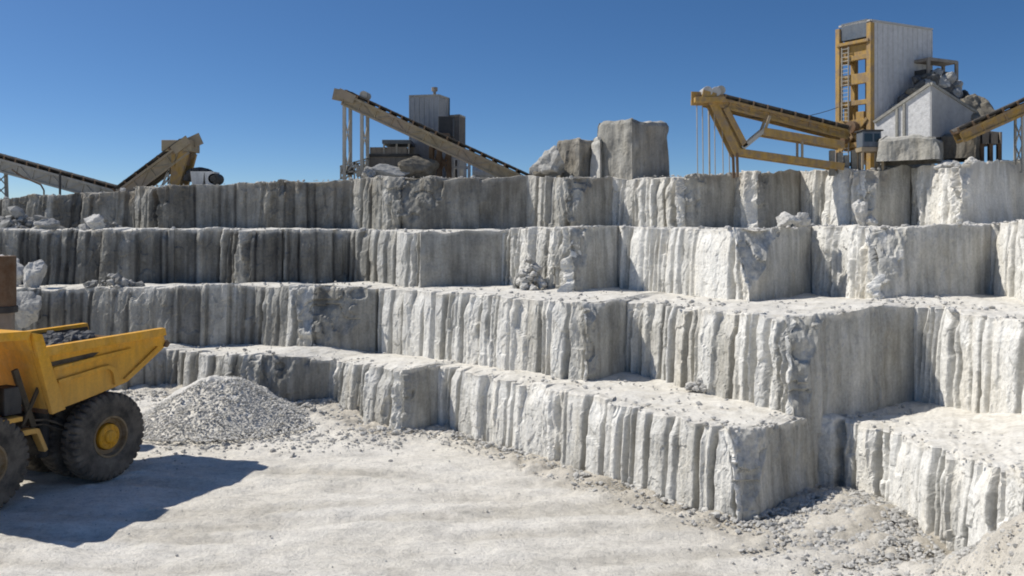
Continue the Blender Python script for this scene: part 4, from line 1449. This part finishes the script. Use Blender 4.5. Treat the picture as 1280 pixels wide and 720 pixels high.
# concrete footing under the hopper
t2 = cut_block('footing', ([plan(1095, 45.2), plan(1172, 43.6), plan(1180, 46.5), plan(1104, 48.5)], at(1130, 200, 44.2)[2], at(1130, 172, 44.2)[2]), 0, 'sloping grey rock footing carrying the white hopper', 81, 0.14, 0.58, 0.12)
cut_block('footing', ([plan(1176, 45.4), plan(1220, 44.4), plan(1226, 47), plan(1182, 48.0)], at(1200, 198, 45)[2], at(1200, 168, 45)[2]), 0, 'smaller brown rock footing at the right of the white hopper', 82, 0.12, 0.26, 0.45)
# timber/steel cribbing below
t = thing('crib_wall', 'row of grey concrete posts below the yellow stair tower', 'crib wall', at(1062, 216, 46.4))
o0 = Vector(t.location)
for j, xx in enumerate((1040, 1049, 1058, 1067, 1076)):
    m = MB()
    p, q = rel(xx, 188 + (j % 3) * 3, 46.4, o0), rel(xx, 220, 46.4, o0)
    m.beam((p.x, 0, p.z), (q.x, 0, q.z), 0.24, 0.26, (1, 0, 0))
    m.build('post', M['concrete'], t, 0.02)
m = MB()
p, q = rel(1036, 205, 46.4, o0), rel(1080, 205, 46.4, o0)
m.beam((p.x, 0.2, p.z), (q.x, 0.2, q.z), 0.14, 0.2)
m.build('rail', M['tan'], t)

t = thing('control_cabin', 'small dark blue control cabin between the yellow stair tower and the white hopper', 'cabin', at(1084, 190, 45.9))
m = MB()
m.box((-0.45, -0.4, 0.0), (0.75, 0.6, 0.22))
for xx in (-0.4, 0.62):
    m.box((xx, -0.34, -1.2), (xx + 0.1, -0.24, 0.0))
    m.box((xx, 0.4, -1.2), (xx + 0.1, 0.5, 0.0))
m.build('platform', M['tan'], t)
m = MB()
m.box((-0.38, -0.34, 0.222), (0.6, 0.5, 1.05))
m.build('body', M['slate'], t, 0.04)
m = MB()
m.box((-0.45, -0.42, 1.052), (0.68, 0.56, 1.12))
m.build('roof', M['dark_steel'], t, 0.02)
m = MB()
m.box((-0.28, -0.352, 0.5), (0.14, -0.343, 0.92)).box((0.22, -0.352, 0.5), (0.5, -0.343, 0.92))
m.build('window', M['glass'], t)

# rocks tipped around the hopper
spots = [(1112, 148, 47.6, .50), (1122, 138, 47.5, .45), (1131, 128, 47.4, .5), (1140, 120, 47.4, .5), (1150, 113, 47.3, .52), (1160, 108, 47.2, .5), (1168, 104, 47.2, .45), (1176, 108, 47.3, .52), (1184, 114, 47.3, .55), (1192, 122, 47.3, .55), (1201, 131, 47.3, .5), (1210, 139, 47.4, .5), (1146, 100, 47.6, .42), (1186, 100, 47.6, .46), (1195, 108, 47.8, .42), (1158, 98, 47.6, .4), (1106, 157, 47.5, .45), (1172, 95, 47.8, .42), (1205, 122, 48, .4)]
for i, (x, y, Y, s_) in enumerate(spots):
    boulder(x, y + 5, Y + 0.9, s_ * 0.88, 'angular dark or pale rock tipped into the top of the white hopper', 900 + i, mat=('dark_stone', 'rubble_dim', 'dark_stone', 'brown_stone')[i % 4] if i % 7 else 'rubble_dim', sub=3, group='rocks heaped around the hopper mouth', stretch=(1.1, .9, .9))
# the heap body those rocks lie on
nr_, na_ = 26, 70
rr = np.linspace(0, 1, nr_)[:, None]
aa = np.linspace(0, 2 * math.pi, na_)[None, :]
hh = np.clip(1 - rr, 0, 1) ** 0.9 * 3.3
XX, YY = rr * np.cos(aa) * 2.9, rr * np.sin(aa) * 2.0
hh = hh + 0.25 * fbm(XX * 1.5, YY * 1.5, 0 * XX, 3, 66) * (1 - rr)
gp = np_mesh('stone_heap', np.stack([XX, YY, hh], -1).reshape(-1, 3), grid_faces(nr_, na_), M['dark_stone'], smooth_shade=False)
gp.location = at(1168, 168, 48.6)
tag(gp, 'dark stone heap rising behind the white hopper', 'stone heap')
boulder(1214, 176, 47.8, 1.35, 'broad rounded grey brown boulder behind the right conveyor', 95, mat='brown_stone', stretch=(1.05, .8, 1.0), sub=4)
boulder(1186, 213, 43.6, .42, 'white boulder on the crest under the brown footing', 96, stretch=(1.5, .9, .75))
boulder(1215, 211, 43.4, .34, 'white boulder on the crest under the right conveyor', 97, stretch=(1.5, .9, .75))

t = thing('brown_bunker', 'brown ribbed bunker on posts to the right of the white hopper', 'bunker', at(1232, 200, 46))
o0 = Vector(t.location)
m = MB()
c0, c1_ = rel(1212, 158, 46, o0), rel(1252, 180, 46, o0)
m.prism([(c0.x, c0.z - .1), (c1_.x, c0.z - 0.3), (c1_.x, c1_.z), (c0.x + 0.2, c1_.z)], lambda p, s: (p[0], 0 if s == 0 else 1.6, p[1]))
m.build('bin', M['brown_clad'], t, 0.03)
for xx in (1218, 1228, 1239, 1250):
    m = MB()
    p = rel(xx, 180, 46, o0)
    m.beam((p.x, 0.1, p.z + 0.5), (p.x, 0.1, -0.5), 0.2, 0.2)
    m.build('post', M['rust'], t)
    m = MB()
    m.beam((p.x, -0.06, p.z), (p.x, -0.06, c0.z - 0.3), 0.1, 0.1)
    m.build('rib', M['brown_clad'], t)

conveyor('conveyor', 'yellow conveyor at the right edge rising to the right over the brown bunker', at(1196, 168, 44.0), at(1420, 68, 43), 0.85, 0.42, 'yellow_dull', panel=True, head=True,
         legs=[(0.33, 10.8, 0.05, 0.10, 'pale'), (0.42, 10.8, 0.05, 0.10, 'pale'), (0.8, 10.8, 0.05, 0.14, 'pale')], lattice=False)

# yellow reclaim conveyor with its box boom and tie beams, left of the stair tower
YC = 46.0
conveyor('conveyor', 'rusty yellow conveyor with a raised head sloping down into the stair tower', at(1056, 165, YC + 1.2), at(884, 122, YC), 0.85, 0.38, 'yellow_dull', panel=True, motor=0.5)
t = thing('boom_frame', 'yellow boom frame with box leg and two long beams under the rusty yellow conveyor', 'boom', at(926, 216, YC))
o0 = Vector(t.location)


def bm_(pa, pb, th, ww, yy=0.0):
    m_ = MB()
    p, q = rel(*pa, YC, o0), rel(*pb, YC, o0)
    m_.beam((p.x, yy, p.z), (q.x, yy, q.z), ww, th)
    return m_


for yy in (-0.35, 0.45):
    bm_((890, 130), (921, 194), 0.42, 0.12, yy).build('box_leg', M['yellow_dull'], t, 0.02)
    bm_((905, 136), (930, 184), 0.30, 0.12, yy).build('box_leg', M['yellow_dull'], t, 0.02)
    bm_((918, 190), (1052, 209), 0.36, 0.14, yy).build('lower_beam', M['yellow_dull'], t, 0.02)
    bm_((952, 165), (1052, 182), 0.40, 0.14, yy).build('upper_beam', M['yellow_dull'], t, 0.02)
    bm_((926, 186), (954, 163), 0.22, 0.12, yy).build('strut', M['pale'], t, 0.02)
    bm_((919, 192), (920, 222), 0.16, 0.12, yy).build('foot_post', M['rust'], t, 0.01)
    bm_((1000, 175), (1000, 200), 0.12, 0.10, yy).build('strut', M['tan'], t)
    bm_((953, 166), (960, 146), 0.14, 0.10, yy).build('strut', M['tan'], t)
m = bm_((898, 134), (924, 188), 0.66, 0.05, -0.22)
m.build('leg_panel', M['yellow_dull'], t)
m = MB()
for (pa) in ((893, 134), (905, 160), (915, 180), (930, 192), (970, 197), (1010, 203), (960, 167), (1000, 174), (1035, 180)):
    p = rel(*pa, YC, o0)
    m.beam((p.x, -0.35, p.z), (p.x, 0.45, p.z), 0.10, 0.12)
m.build('cross_bar', M['tan'], t)
# head gear on top of the boom
t = thing('head_gear', 'grey head drive with two pale drums on the end of the rusty yellow conveyor', 'drive unit', at(884, 124, YC))
o0 = Vector(t.location)
m = MB()
p = rel(877, 126, YC, o0)
m.box((p.x - 0.45, -0.6, p.z - 0.15), (p.x + 1.1, 0.6, p.z + 0.12))
m.build('platform', M['yellow_dull'], t, 0.02)
for (x_, y_, r_, L_) in ((882, 116, .27, .5), (893, 116, .25, .45)):
    m = MB()
    p = rel(x_, y_, YC, o0)
    m.tube((p.x, -L_, p.z), (p.x, L_, p.z), r_, 14)
    m.build('drum', M['grey_clad'], t, 0.02)
m = MB()
p = rel(900, 114, YC, o0)
m.box((p.x - 0.12, -0.2, p.z - 0.3), (p.x + 0.14, 0.2, p.z + 0.12))
m.build('motor', M['brown_clad'], t, 0.02)
# slack cables hanging from the head
for k, (x_, top_, bot_) in enumerate(((871, 132, 220), (878, 133, 220), (886, 136, 219), (893, 140, 219), (903, 158, 219), (911, 175, 218))):
    m = MB()
    p0_ = at(x_, top_, YC + 0.3 * (k % 3))
    p1_ = at(x_ + 1, bot_, YC + 0.3 * (k % 3))
    m.tube(Vector((0, 0, 0)), p1_ - p0_, 0.028 if k != 2 else 0.05, 6)
    o = m.build('hanging_cable', M['pale'])
    o.location = p0_
    tag(o, 'thin pale cable hanging from the head of the rusty yellow conveyor', 'cable', 'cables hanging from the yellow conveyor head')
# catenary wire between head and tower
m = MB()
w0, w1 = at(905, 140, YC + 0.5), at(1048, 134, YC + 1.4)
prev = Vector((0, 0, 0))
for k in range(1, 13):
    f_ = k / 12
    q = (w1 - w0) * f_ + Vector((0, 0, -0.5 * (1 - (2 * f_ - 1) ** 2)))
    m.tube(prev, q, 0.018, 5)
    prev = q
o = m.build('overhead_wire', M['dark_steel'])
o.location = w0
tag(o, 'thin wire strung from the conveyor head to the stair tower', 'wire')

# rusty column behind the truck at the left edge
t = thing('steel_column', 'rusty brown steel column with a dark collar standing behind the dump truck', 'column', at(1, 545, 33.5))
t.location.z = 0.4
hcol = at(1, 320, 33.5)[2] - 0.4
m = MB()
m.tube((0, 0, at(1, 386, 33.5)[2] - 0.4), (0, 0, hcol), 0.52, 24)
m.build('upper_pipe', M['rust'], t, 0.03)
m = MB()
m.tube((0, 0, -0.4), (0, 0, at(1, 386, 33.5)[2] - 0.42), 0.47, 24)
m.build('lower_pipe', M['brown_clad'], t, 0.03)
m = MB()
zc_ = at(1, 386, 33.5)[2] - 0.4
m.tube((0, 0, zc_ - 0.14), (0, 0, zc_ + 0.1), 0.58, 24)
m.build('collar', M['dark_steel'], t, 0.02)

# ------------------------------------------------------------------ dump truck
U = Vector((-0.42, -0.9075, 0)).normalized()
NL = Vector((-U.y, U.x, 0))           # truck's left side
ang = math.atan2(U.y, U.x)
RW = Vector((-13.12, 28.5, 0))        # foot of the rear outer left tyre
HWID = 1.92
org = RW - NL * 1.75
truck = thing('dump_truck', 'yellow rigid mining dump truck parked at the left, its tail toward the terraces', 'dump truck', org, ang)

TR = 1.40


def tyre_mesh(r=TR, w=0.72, rim=0.62):
    """lathe about local y; tread lugs cut by angular modulation"""
    prof = [(rim, -0.40), (rim + 0.06, -0.46), (rim + 0.22, -0.50), (r * 0.78, -0.505), (r * 0.90, -0.48), (r * 0.955, -0.44), (r * 0.985, -0.37), (r, -0.27), (r, -0.12), (r, 0.0), (r, 0.12), (r, 0.27), (r * 0.985, 0.37), (r * 0.955, 0.44), (r * 0.90, 0.48),
            (r * 0.78, 0.505), (rim + 0.22, 0.50), (rim + 0.06, 0.46), (rim, 0.40)]
    na = 144
    V = []
    for j, (rr_, yy) in enumerate(prof):
        for k in range(na):
            a = 2 * math.pi * k / na
            ph = (k + (2 if yy > 0 else 0)) % 4
            cut = 0.0
            if rr_ > r * 0.89 and abs(yy) > 0.10:
                cut = 0.085 if ph == 0 else 0.0
            V.append(((rr_ - cut) * math.sin(a), yy * w, (rr_ - cut) * math.cos(a)))
    Fq = []
    for j in range(len(prof) - 1):
        for k in range(na):
            Fq.append((j * na + k, j * na + (k + 1) % na, (j + 1) * na + (k + 1) % na, (j + 1) * na + k))
    return V, Fq


TV, TF = tyre_mesh()


def lathe(m, prof, na=40, y0=0):
    V, Fq = [], []
    for (rr_, yy) in prof:
        for k in range(na):
            a = 2 * math.pi * k / na
            V.append((rr_ * math.sin(a), yy, rr_ * math.cos(a)))
    for j in range(len(prof) - 1):
        for k in range(na):
            Fq.append((j * na + k, j * na + (k + 1) % na, (j + 1) * na + (k + 1) % na, (j + 1) * na + k))
    m.add(V, Fq)


def wheel(x, y, side, dish):
    w = bpy.data.objects.new('wheel', None)
    COL.objects.link(w)
    w.parent = truck
    w.location = (x, y, TR - 0.03)
    w.rotation_euler = (0, 0, 0 if side > 0 else math.pi)
    m = MB()
    m.add(TV, TF)
    m.build('tyre', M['rubber'], w)
    m = MB()
    lathe(m, [(0.66, 0.28), (0.655, 0.335), (0.60, 0.335), (0.575, 0.22), (0.56, 0.22 - dish), (0.44, 0.20 - dish), (0.44, -0.30), (0.64, -0.33)])
    m.build('rim', M['rim'], w, smooth_shade=False)
    m = MB()
    lathe(m, [(0.42, 0.10 - dish), (0.40, 0.24), (0.36, 0.27), (0.22, 0.28), (0.20, 0.34), (0.16, 0.36), (0.0, 0.36)], 28)
    for k in range(10):
        a = 2 * math.pi * k / 10
        m.tube((0.30 * math.sin(a), 0.27, 0.30 * math.cos(a)), (0.30 * math.sin(a), 0.305, 0.30 * math.cos(a)), 0.025, 6)
    m.build('hub', M['yellow_hub'], w)
    return w


# local frame: x forward from the rear axle, y to the truck's left, z up
wheel(0, 1.75, 1, 0.06)
wheel(0, 0.70, 1, 0.06)
wheel(0, -0.70, -1, 0.06)
wheel(0, -1.75, -1, 0.06)
wheel(4.05, 1.55, 1, 0.02)
wheel(4.05, -1.55, -1, 0.02)

m = MB()
m.tube((0, -1.3, TR), (0, 1.3, TR), 0.36, 16)
m.box((-0.5, -0.35, 1.0), (0.5, 0.35, 1.9))
m.build('rear_axle', M['chassis'], truck, 0.04)
m = MB()
for y_ in (-0.55, 0.55):
    m.beam((-0.9, y_, 1.75), (5.2, y_, 1.65), 0.26, 0.5)
m.box((1.2, -0.9, 1.2), (2.6, 0.9, 2.3))
m.tube((4.05, -1.2, TR), (4.05, 1.2, TR), 0.24, 12)
m.build('chassis', M['chassis'], truck, 0.03)
m = MB()
m.tube((1.6, 0.95, 1.0), (1.6, 0.95, 2.5), 0.2, 12)
m.tube((1.6, 0.95, 2.4), (1.25, 0.95, 2.75), 0.13, 12)
m.build('hoist_cylinder', M['dark_steel'], truck)
m = MB()
m.tube((1.9, 1.05, 1.55), (2.9, 1.05, 1.55), 0.42, 18)
m.build('fuel_tank', M['chassis'], truck, 0.04)
# yellow fender bracket / step ahead of the rear wheel
m = MB()
m.beam((2.35, 1.60, 2.02), (3.1, 1.60, 2.05), 0.35, 0.16)
m.beam((2.35, 1.60, 2.05), (2.05, 1.60, 1.35), 0.30, 0.13)
m.beam((3.0, 1.5, 2.12), (4.6, 1.5, 2.30), 0.5, 0.12)
m.build('fender_bracket', M['yellow'], truck, 0.02)

# dump body ---------------------------------------------------------------
prof_side = [(2.62, 4.47), (2.02, 2.50), (0.62, 2.72), (-0.80, 2.98), (-1.55, 3.42), (-2.45, 3.98), (-2.30, 4.58)]
bed = MB()
W0 = HWID


def side_pt(y0, y1): return lambda p, s: (p[0], y0 if s == 0 else y1, p[1])


for sg in (-1, 1):
    bed.prism(prof_side, side_pt(sg * (W0 - 0.14), sg * (W0 - 0.04)))
body = bed.build('dump_body', M['yellow'], truck, 0.015)
# floor and front wall (worn inside)
m = MB()
fl = [(2.06, 2.60), (0.62, 2.82), (-0.80, 3.08), (-1.55, 3.50), (-2.45, 4.03), (-2.45, 3.93), (-1.55, 3.40), (-0.80, 2.94), (0.62, 2.68), (2.06, 2.46)]
m.prism(fl, side_pt(-(W0 - 0.15), W0 - 0.15))
m.build('bed_floor', M['rust'], body, 0)
m = MB()
m.prism([(2.62, 4.50), (2.50, 4.50), (1.96, 2.70), (2.06, 2.60)], side_pt(-(W0 - 0.15), W0 - 0.15))
m.build('bed_front_wall', M['yellow'], body, 0)
for sg in (-1, 1):
    m = MB()
    m.prism([(2.50, 4.40), (1.98, 2.66), (0.62, 2.86), (-0.80, 3.12), (-1.55, 3.54), (-2.40, 4.06), (-2.28, 4.50)], side_pt(sg * (W0 - 0.17), sg * (W0 - 0.145)))
    m.build('bed_inner_shade', M['dark_steel'], body)  # dark worn-steel plates added to paint the shade inside the bed
# canopy over the cab
m = MB()
m.prism([(2.30, 4.50), (2.66, 4.42), (2.86, 4.86), (5.75, 5.02), (5.75, 5.12), (2.72, 5.02)], side_pt(-(W0 - 0.03), W0 - 0.03))
for sg in (-1, 1):
    m.prism([(2.72, 5.03), (2.80, 4.78), (5.75, 4.93), (5.75, 5.16)], side_pt(sg * (W0 - 0.02), sg * (W0 + 0.06)))
m.build('canopy', M['yellow'], body, 0.015)
# top rail, front flange, ribs, slot
for sg in (-1, 1):
    ya, yb = sg * (W0 - 0.16), sg * (W0 + 0.10)
    m = MB()
    m.prism([(2.60, 4.50), (2.50, 4.22), (-2.36, 4.36), (-2.30, 4.62)], side_pt(ya, yb))
    m.build('top_rail', M['yellow'], body, 0.02)
    m = MB()
    m.prism([(2.74, 4.98), (2.08, 2.47), (1.62, 2.55), (2.28, 4.52), (2.40, 4.90)], side_pt(sg * (W0 - 0.03), sg * (W0 + 0.12)))
    m.build('front_flange', M['yellow'], body, 0.02)
    # long dark strip painting the shadow line of the gap under the rail
    m = MB()
    m.prism([(2.06, 4.02), (2.02, 3.88), (0.55, 3.98), (0.30, 4.10), (0.55, 4.12)], side_pt(sg * (W0 - 0.045), sg * (W0 - 0.030)))
    m.build('slot_shade', M['chassis'], body)
    m = MB()
    m.prism([(2.0, 3.86), (1.97, 3.76), (-0.3, 3.92), (-0.9, 4.02), (-0.9, 4.10), (0.2, 4.02)], side_pt(sg * (W0 - 0.04), sg * (W0 + 0.05)))
    m.build('upper_rib', M['yellow'], body, 0.02)
    # lower stiffener with rounded rear end
    arc_o = [(1.85, 3.46), (0.35, 3.64)] + [(0.05 - 0.42 * math.sin(t_), 3.22 + 0.44 * math.cos(t_)) for t_ in np.linspace(0.1, 1.5, 6)] + [(-0.42, 2.98)]
    arc_i = [(-0.24, 2.98)] + [(0.05 - 0.25 * math.sin(t_), 3.20 + 0.32 * math.cos(t_)) for t_ in np.linspace(1.5, 0.1, 6)] + [(0.35, 3.52), (1.82, 3.36)]
    m = MB()
    m.prism(arc_o + arc_i, side_pt(sg * (W0 - 0.04), sg * (W0 + 0.07)))
    m.build('lower_rib', M['yellow'], body, 0.015)
    m = MB()
    m.prism([(-0.62, 3.12), (-0.80, 3.06), (-2.10, 3.92), (-2.02, 4.02)], side_pt(sg * (W0 - 0.04), sg * (W0 + 0.05)))
    m.build('tail_rib', M['yellow'], body, 0.015)
m = MB()
m.prism([(-2.32, 3.98), (-2.48, 3.92), (-2.62, 4.06), (-2.44, 4.20)], side_pt(-(W0 + 0.02), W0 + 0.02))
m.build('tail_lip', M['rust'], body, 0.02)
# rock guard / load remnant lying in the bed
rgl = np.random.default_rng(4)
n_ = 620
lp = np.column_stack([rgl.uniform(-1.2, 1.75, n_), rgl.uniform(-1.4, 1.4, n_), np.zeros(n_)])
hp = 3.2 + 0.2 * np.maximum(-lp[:, 0], 0) + 2.05 * np.clip(1 - ((lp[:, 0] - 0.55) / 2.25) ** 2, 0, 1) * np.clip(1 - ((lp[:, 1] + 0.75) / 1.9) ** 2, 0, 1)
hp = np.minimum(hp, 4.42)
lp[:, 2] = hp - rgl.uniform(0.0, 0.25, n_)
V, Fc = merge_stones(lp, sizes_pow(rgl, n_, 0.08, 0.24, 1.8), 8, 0.9)
M['load'] = stone_mat('dark_load_stone', (0.09, 0.09, 0.092), (0.26, 0.255, 0.245))
lo_ = np_mesh('rock_load', V, Fc, M['load'])
lo_.matrix_world = Matrix.Translation(org) @ Matrix.Rotation(ang, 4, 'Z')
tag(lo_, 'dark broken rock lying in the bed of the yellow dump truck', 'rock load', kind='stuff')

m = MB()
for sg in (-1, 1):
    m.box((-1.62, sg * 1.2 - 0.5, 1.15), (-1.58, sg * 1.2 + 0.5, 2.2)) if False else None
for (pa, pb) in (((1.75, 1.3, 2.2), (1.1, 1.25, 1.9)), ((1.1, 1.25, 1.9), (0.5, 0.9, 1.7)), ((2.6, 1.35, 2.3), (1.75, 1.3, 2.2))):
    m.tube(pa, pb, 0.035, 8)
for (pa, pb) in (((1.75, 1.2, 2.05), (1.0, 1.2, 1.7)), ((2.7, 1.3, 2.1), (1.75, 1.2, 2.05))):
    m.tube(pa, pb, 0.03, 8)
m.build('hydraulic_hose', M['rubber'], truck)
for (x_, z_) in ((-1.15, 1.95),):
    for sg in (-1, 1):
        m = MB()
        m.box((x_ - 0.06, sg * 0.7 - 0.16, z_ - 0.07), (x_, sg * 0.7 + 0.16, z_ + 0.07))
        m.build('tail_light', M['rust'], truck, 0.02)
# cab, hood, deck (forward half, mostly outside the picture) ---------------
m = MB()
m.box((2.9, -1.85, 2.42), (5.3, 1.85, 2.56))
m.build('deck', M['yellow'], truck, 0.02)
m = MB()
m.prism([(3.55, 2.57), (3.45, 4.35), (4.85, 4.35), (5.15, 3.4), (5.15, 2.57)], side_pt(0.35, 1.65))
cab = m.build('cab', M['yellow'], truck, 0.03)
m = MB()
m.prism([(3.70, 3.35), (3.66, 4.18), (4.72, 4.18), (4.96, 3.35)], side_pt(1.652, 1.672))
m.build('window', M['glass'], cab)
m = MB()
m.prism([(5.153, 3.36), (4.893, 4.20), (4.913, 4.21), (5.173, 3.37)], side_pt(0.45, 1.55))
m.build('windscreen', M['glass'], cab)
m = MB()
m.box((4.2, -1.0, 1.4), (5.55, 0.9, 2.41))
m.build('engine_hood', M['yellow'], truck, 0.03)
m = MB()
m.box((5.552, -0.85, 1.5), (5.60, 0.75, 2.35))
for k in range(12):
    m.box((5.60, -0.85 + k * 0.137, 1.52), (5.63, -0.80 + k * 0.137, 2.33))
m.build('radiator_grille', M['dark_steel'], truck)
m = MB()
m.box((5.0, -1.85, 0.85), (5.75, 1.85, 1.38))
m.build('bumper', M['yellow'], truck, 0.04)
for y_ in (-1.5, -1.15, 1.15, 1.5):
    m = MB()
    m.tube((5.72, y_, 1.15), (5.79, y_, 1.15), 0.13, 16)
    m.build('headlight', M['lens'], truck)
m = MB()
for (xa, ya, xb, yb) in ((5.25, -1.8, 5.25, 0.2), (2.95, -1.8, 5.25, -1.8), (5.25, 1.75, 5.25, 1.8)):
    for z_ in (3.05, 3.5):
        m.tube((xa, ya, z_), (xb, yb, z_), 0.025, 8)
for (xa, ya) in ((5.25, -1.8), (5.25, -0.8), (5.25, 0.2), (4.1, -1.8), (2.95, -1.8)):
    m.tube((xa, ya, 2.56), (xa, ya, 3.5), 0.025, 8)
m.build('handrail', M['yellow'], truck)
m = MB()
for sg in (-1, 1):
    for y_ in (0.06, 0.5):
        m.beam((5.85, sg * (1.0 + y_), 0.6), (5.35, sg * (1.0 + y_), 2.5), 0.05, 0.08)
    for k in range(7):
        f_ = k / 6
        m.beam((5.85 - 0.5 * f_, sg * 1.05, 0.65 + 1.8 * f_), (5.85 - 0.5 * f_, sg * 1.52, 0.65 + 1.8 * f_), 0.16, 0.03)
m.build('access_ladder', M['yellow'], truck)
m = MB()
m.tube((2.75, 1.2, 2.2), (3.35, 1.35, 3.3), 0.07, 8).tube((2.5, 0.8, 2.4), (3.3, 0.9, 3.9), 0.09, 8)
m.box((2.75, 0.9, 2.6), (3.3, 1.6, 3.4))
m.build('air_cleaner', M['dark_steel'], truck, 0.04)
m = MB()
m.beam((2.35, 1.55, 2.1), (2.95, 1.55, 3.9), 0.12, 0.16)
m.beam((2.75, 1.6, 2.2), (2.2, 1.6, 3.3), 0.08, 0.1)
m.build('body_prop', M['chassis'], truck)

# ------------------------------------------------------------------ light, sky, camera
SUN_AZ = Vector((-0.98, 0.19, 0)).normalized()
SUN_EL = R(50)
tosun = Vector((SUN_AZ.x * math.cos(SUN_EL), SUN_AZ.y * math.cos(SUN_EL), math.sin(SUN_EL)))
sd_ = bpy.data.lights.new('sun', 'SUN')
sd_.energy = 5.0
sd_.angle = R(0.53)
sd_.color = (1.0, 0.955, 0.88)
so_ = bpy.data.objects.new('sun', sd_)
COL.objects.link(so_)
so_.rotation_euler = (-tosun).to_track_quat('-Z', 'Y').to_euler()
so_.location = (0, 0, 80)

wd = bpy.data.worlds.new('World')
scene.world = wd
wd.use_nodes = True
nt = wd.node_tree
bg = nt.nodes['Background']
sky = nt.nodes.new('ShaderNodeTexSky')
sky.sky_type = 'NISHITA'
sky.sun_disc = False
sky.sun_elevation = SUN_EL
sky.sun_rotation = math.atan2(tosun.x, tosun.y)
sky.altitude = 500
sky.air_density = 1.0
sky.dust_density = 0.7
sky.ozone_density = 5.0
# the clear dry air of the place: deep blue comes down close to the horizon
tc = nt.nodes.new('ShaderNodeTexCoord')
mp = nt.nodes.new('ShaderNodeMapping')
mp.vector_type = 'POINT'
mp.inputs['Scale'].default_value = (1, 1, 1.95)
nt.links.new(tc.outputs['Generated'], mp.inputs[0])
nt.links.new(mp.outputs[0], sky.inputs[0])
hsv = nt.nodes.new('ShaderNodeHueSaturation')
hsv.inputs['Saturation'].default_value = 1.17
nt.links.new(sky.outputs[0], hsv.inputs['Color'])
nt.links.new(hsv.outputs[0], bg.inputs[0])
bg.inputs[1].default_value = 0.108

cam = bpy.data.cameras.new('camera')
cam.sensor_width = 36
cam.lens = 36 * F / 1280
cam.shift_y = -(360 - HZ) / 1280
cam.clip_end = 6000
co = bpy.data.objects.new('camera', cam)
COL.objects.link(co)
co.location = (0, 0, CH)
co.rotation_euler = (R(90), 0, 0)
scene.camera = co
scene.view_settings.view_transform = 'Standard'
scene.view_settings.look = 'None'
scene.view_settings.exposure = 0
scene.cycles.pixel_filter_type = 'BLACKMAN_HARRIS'
scene.cycles.filter_width = 1.9
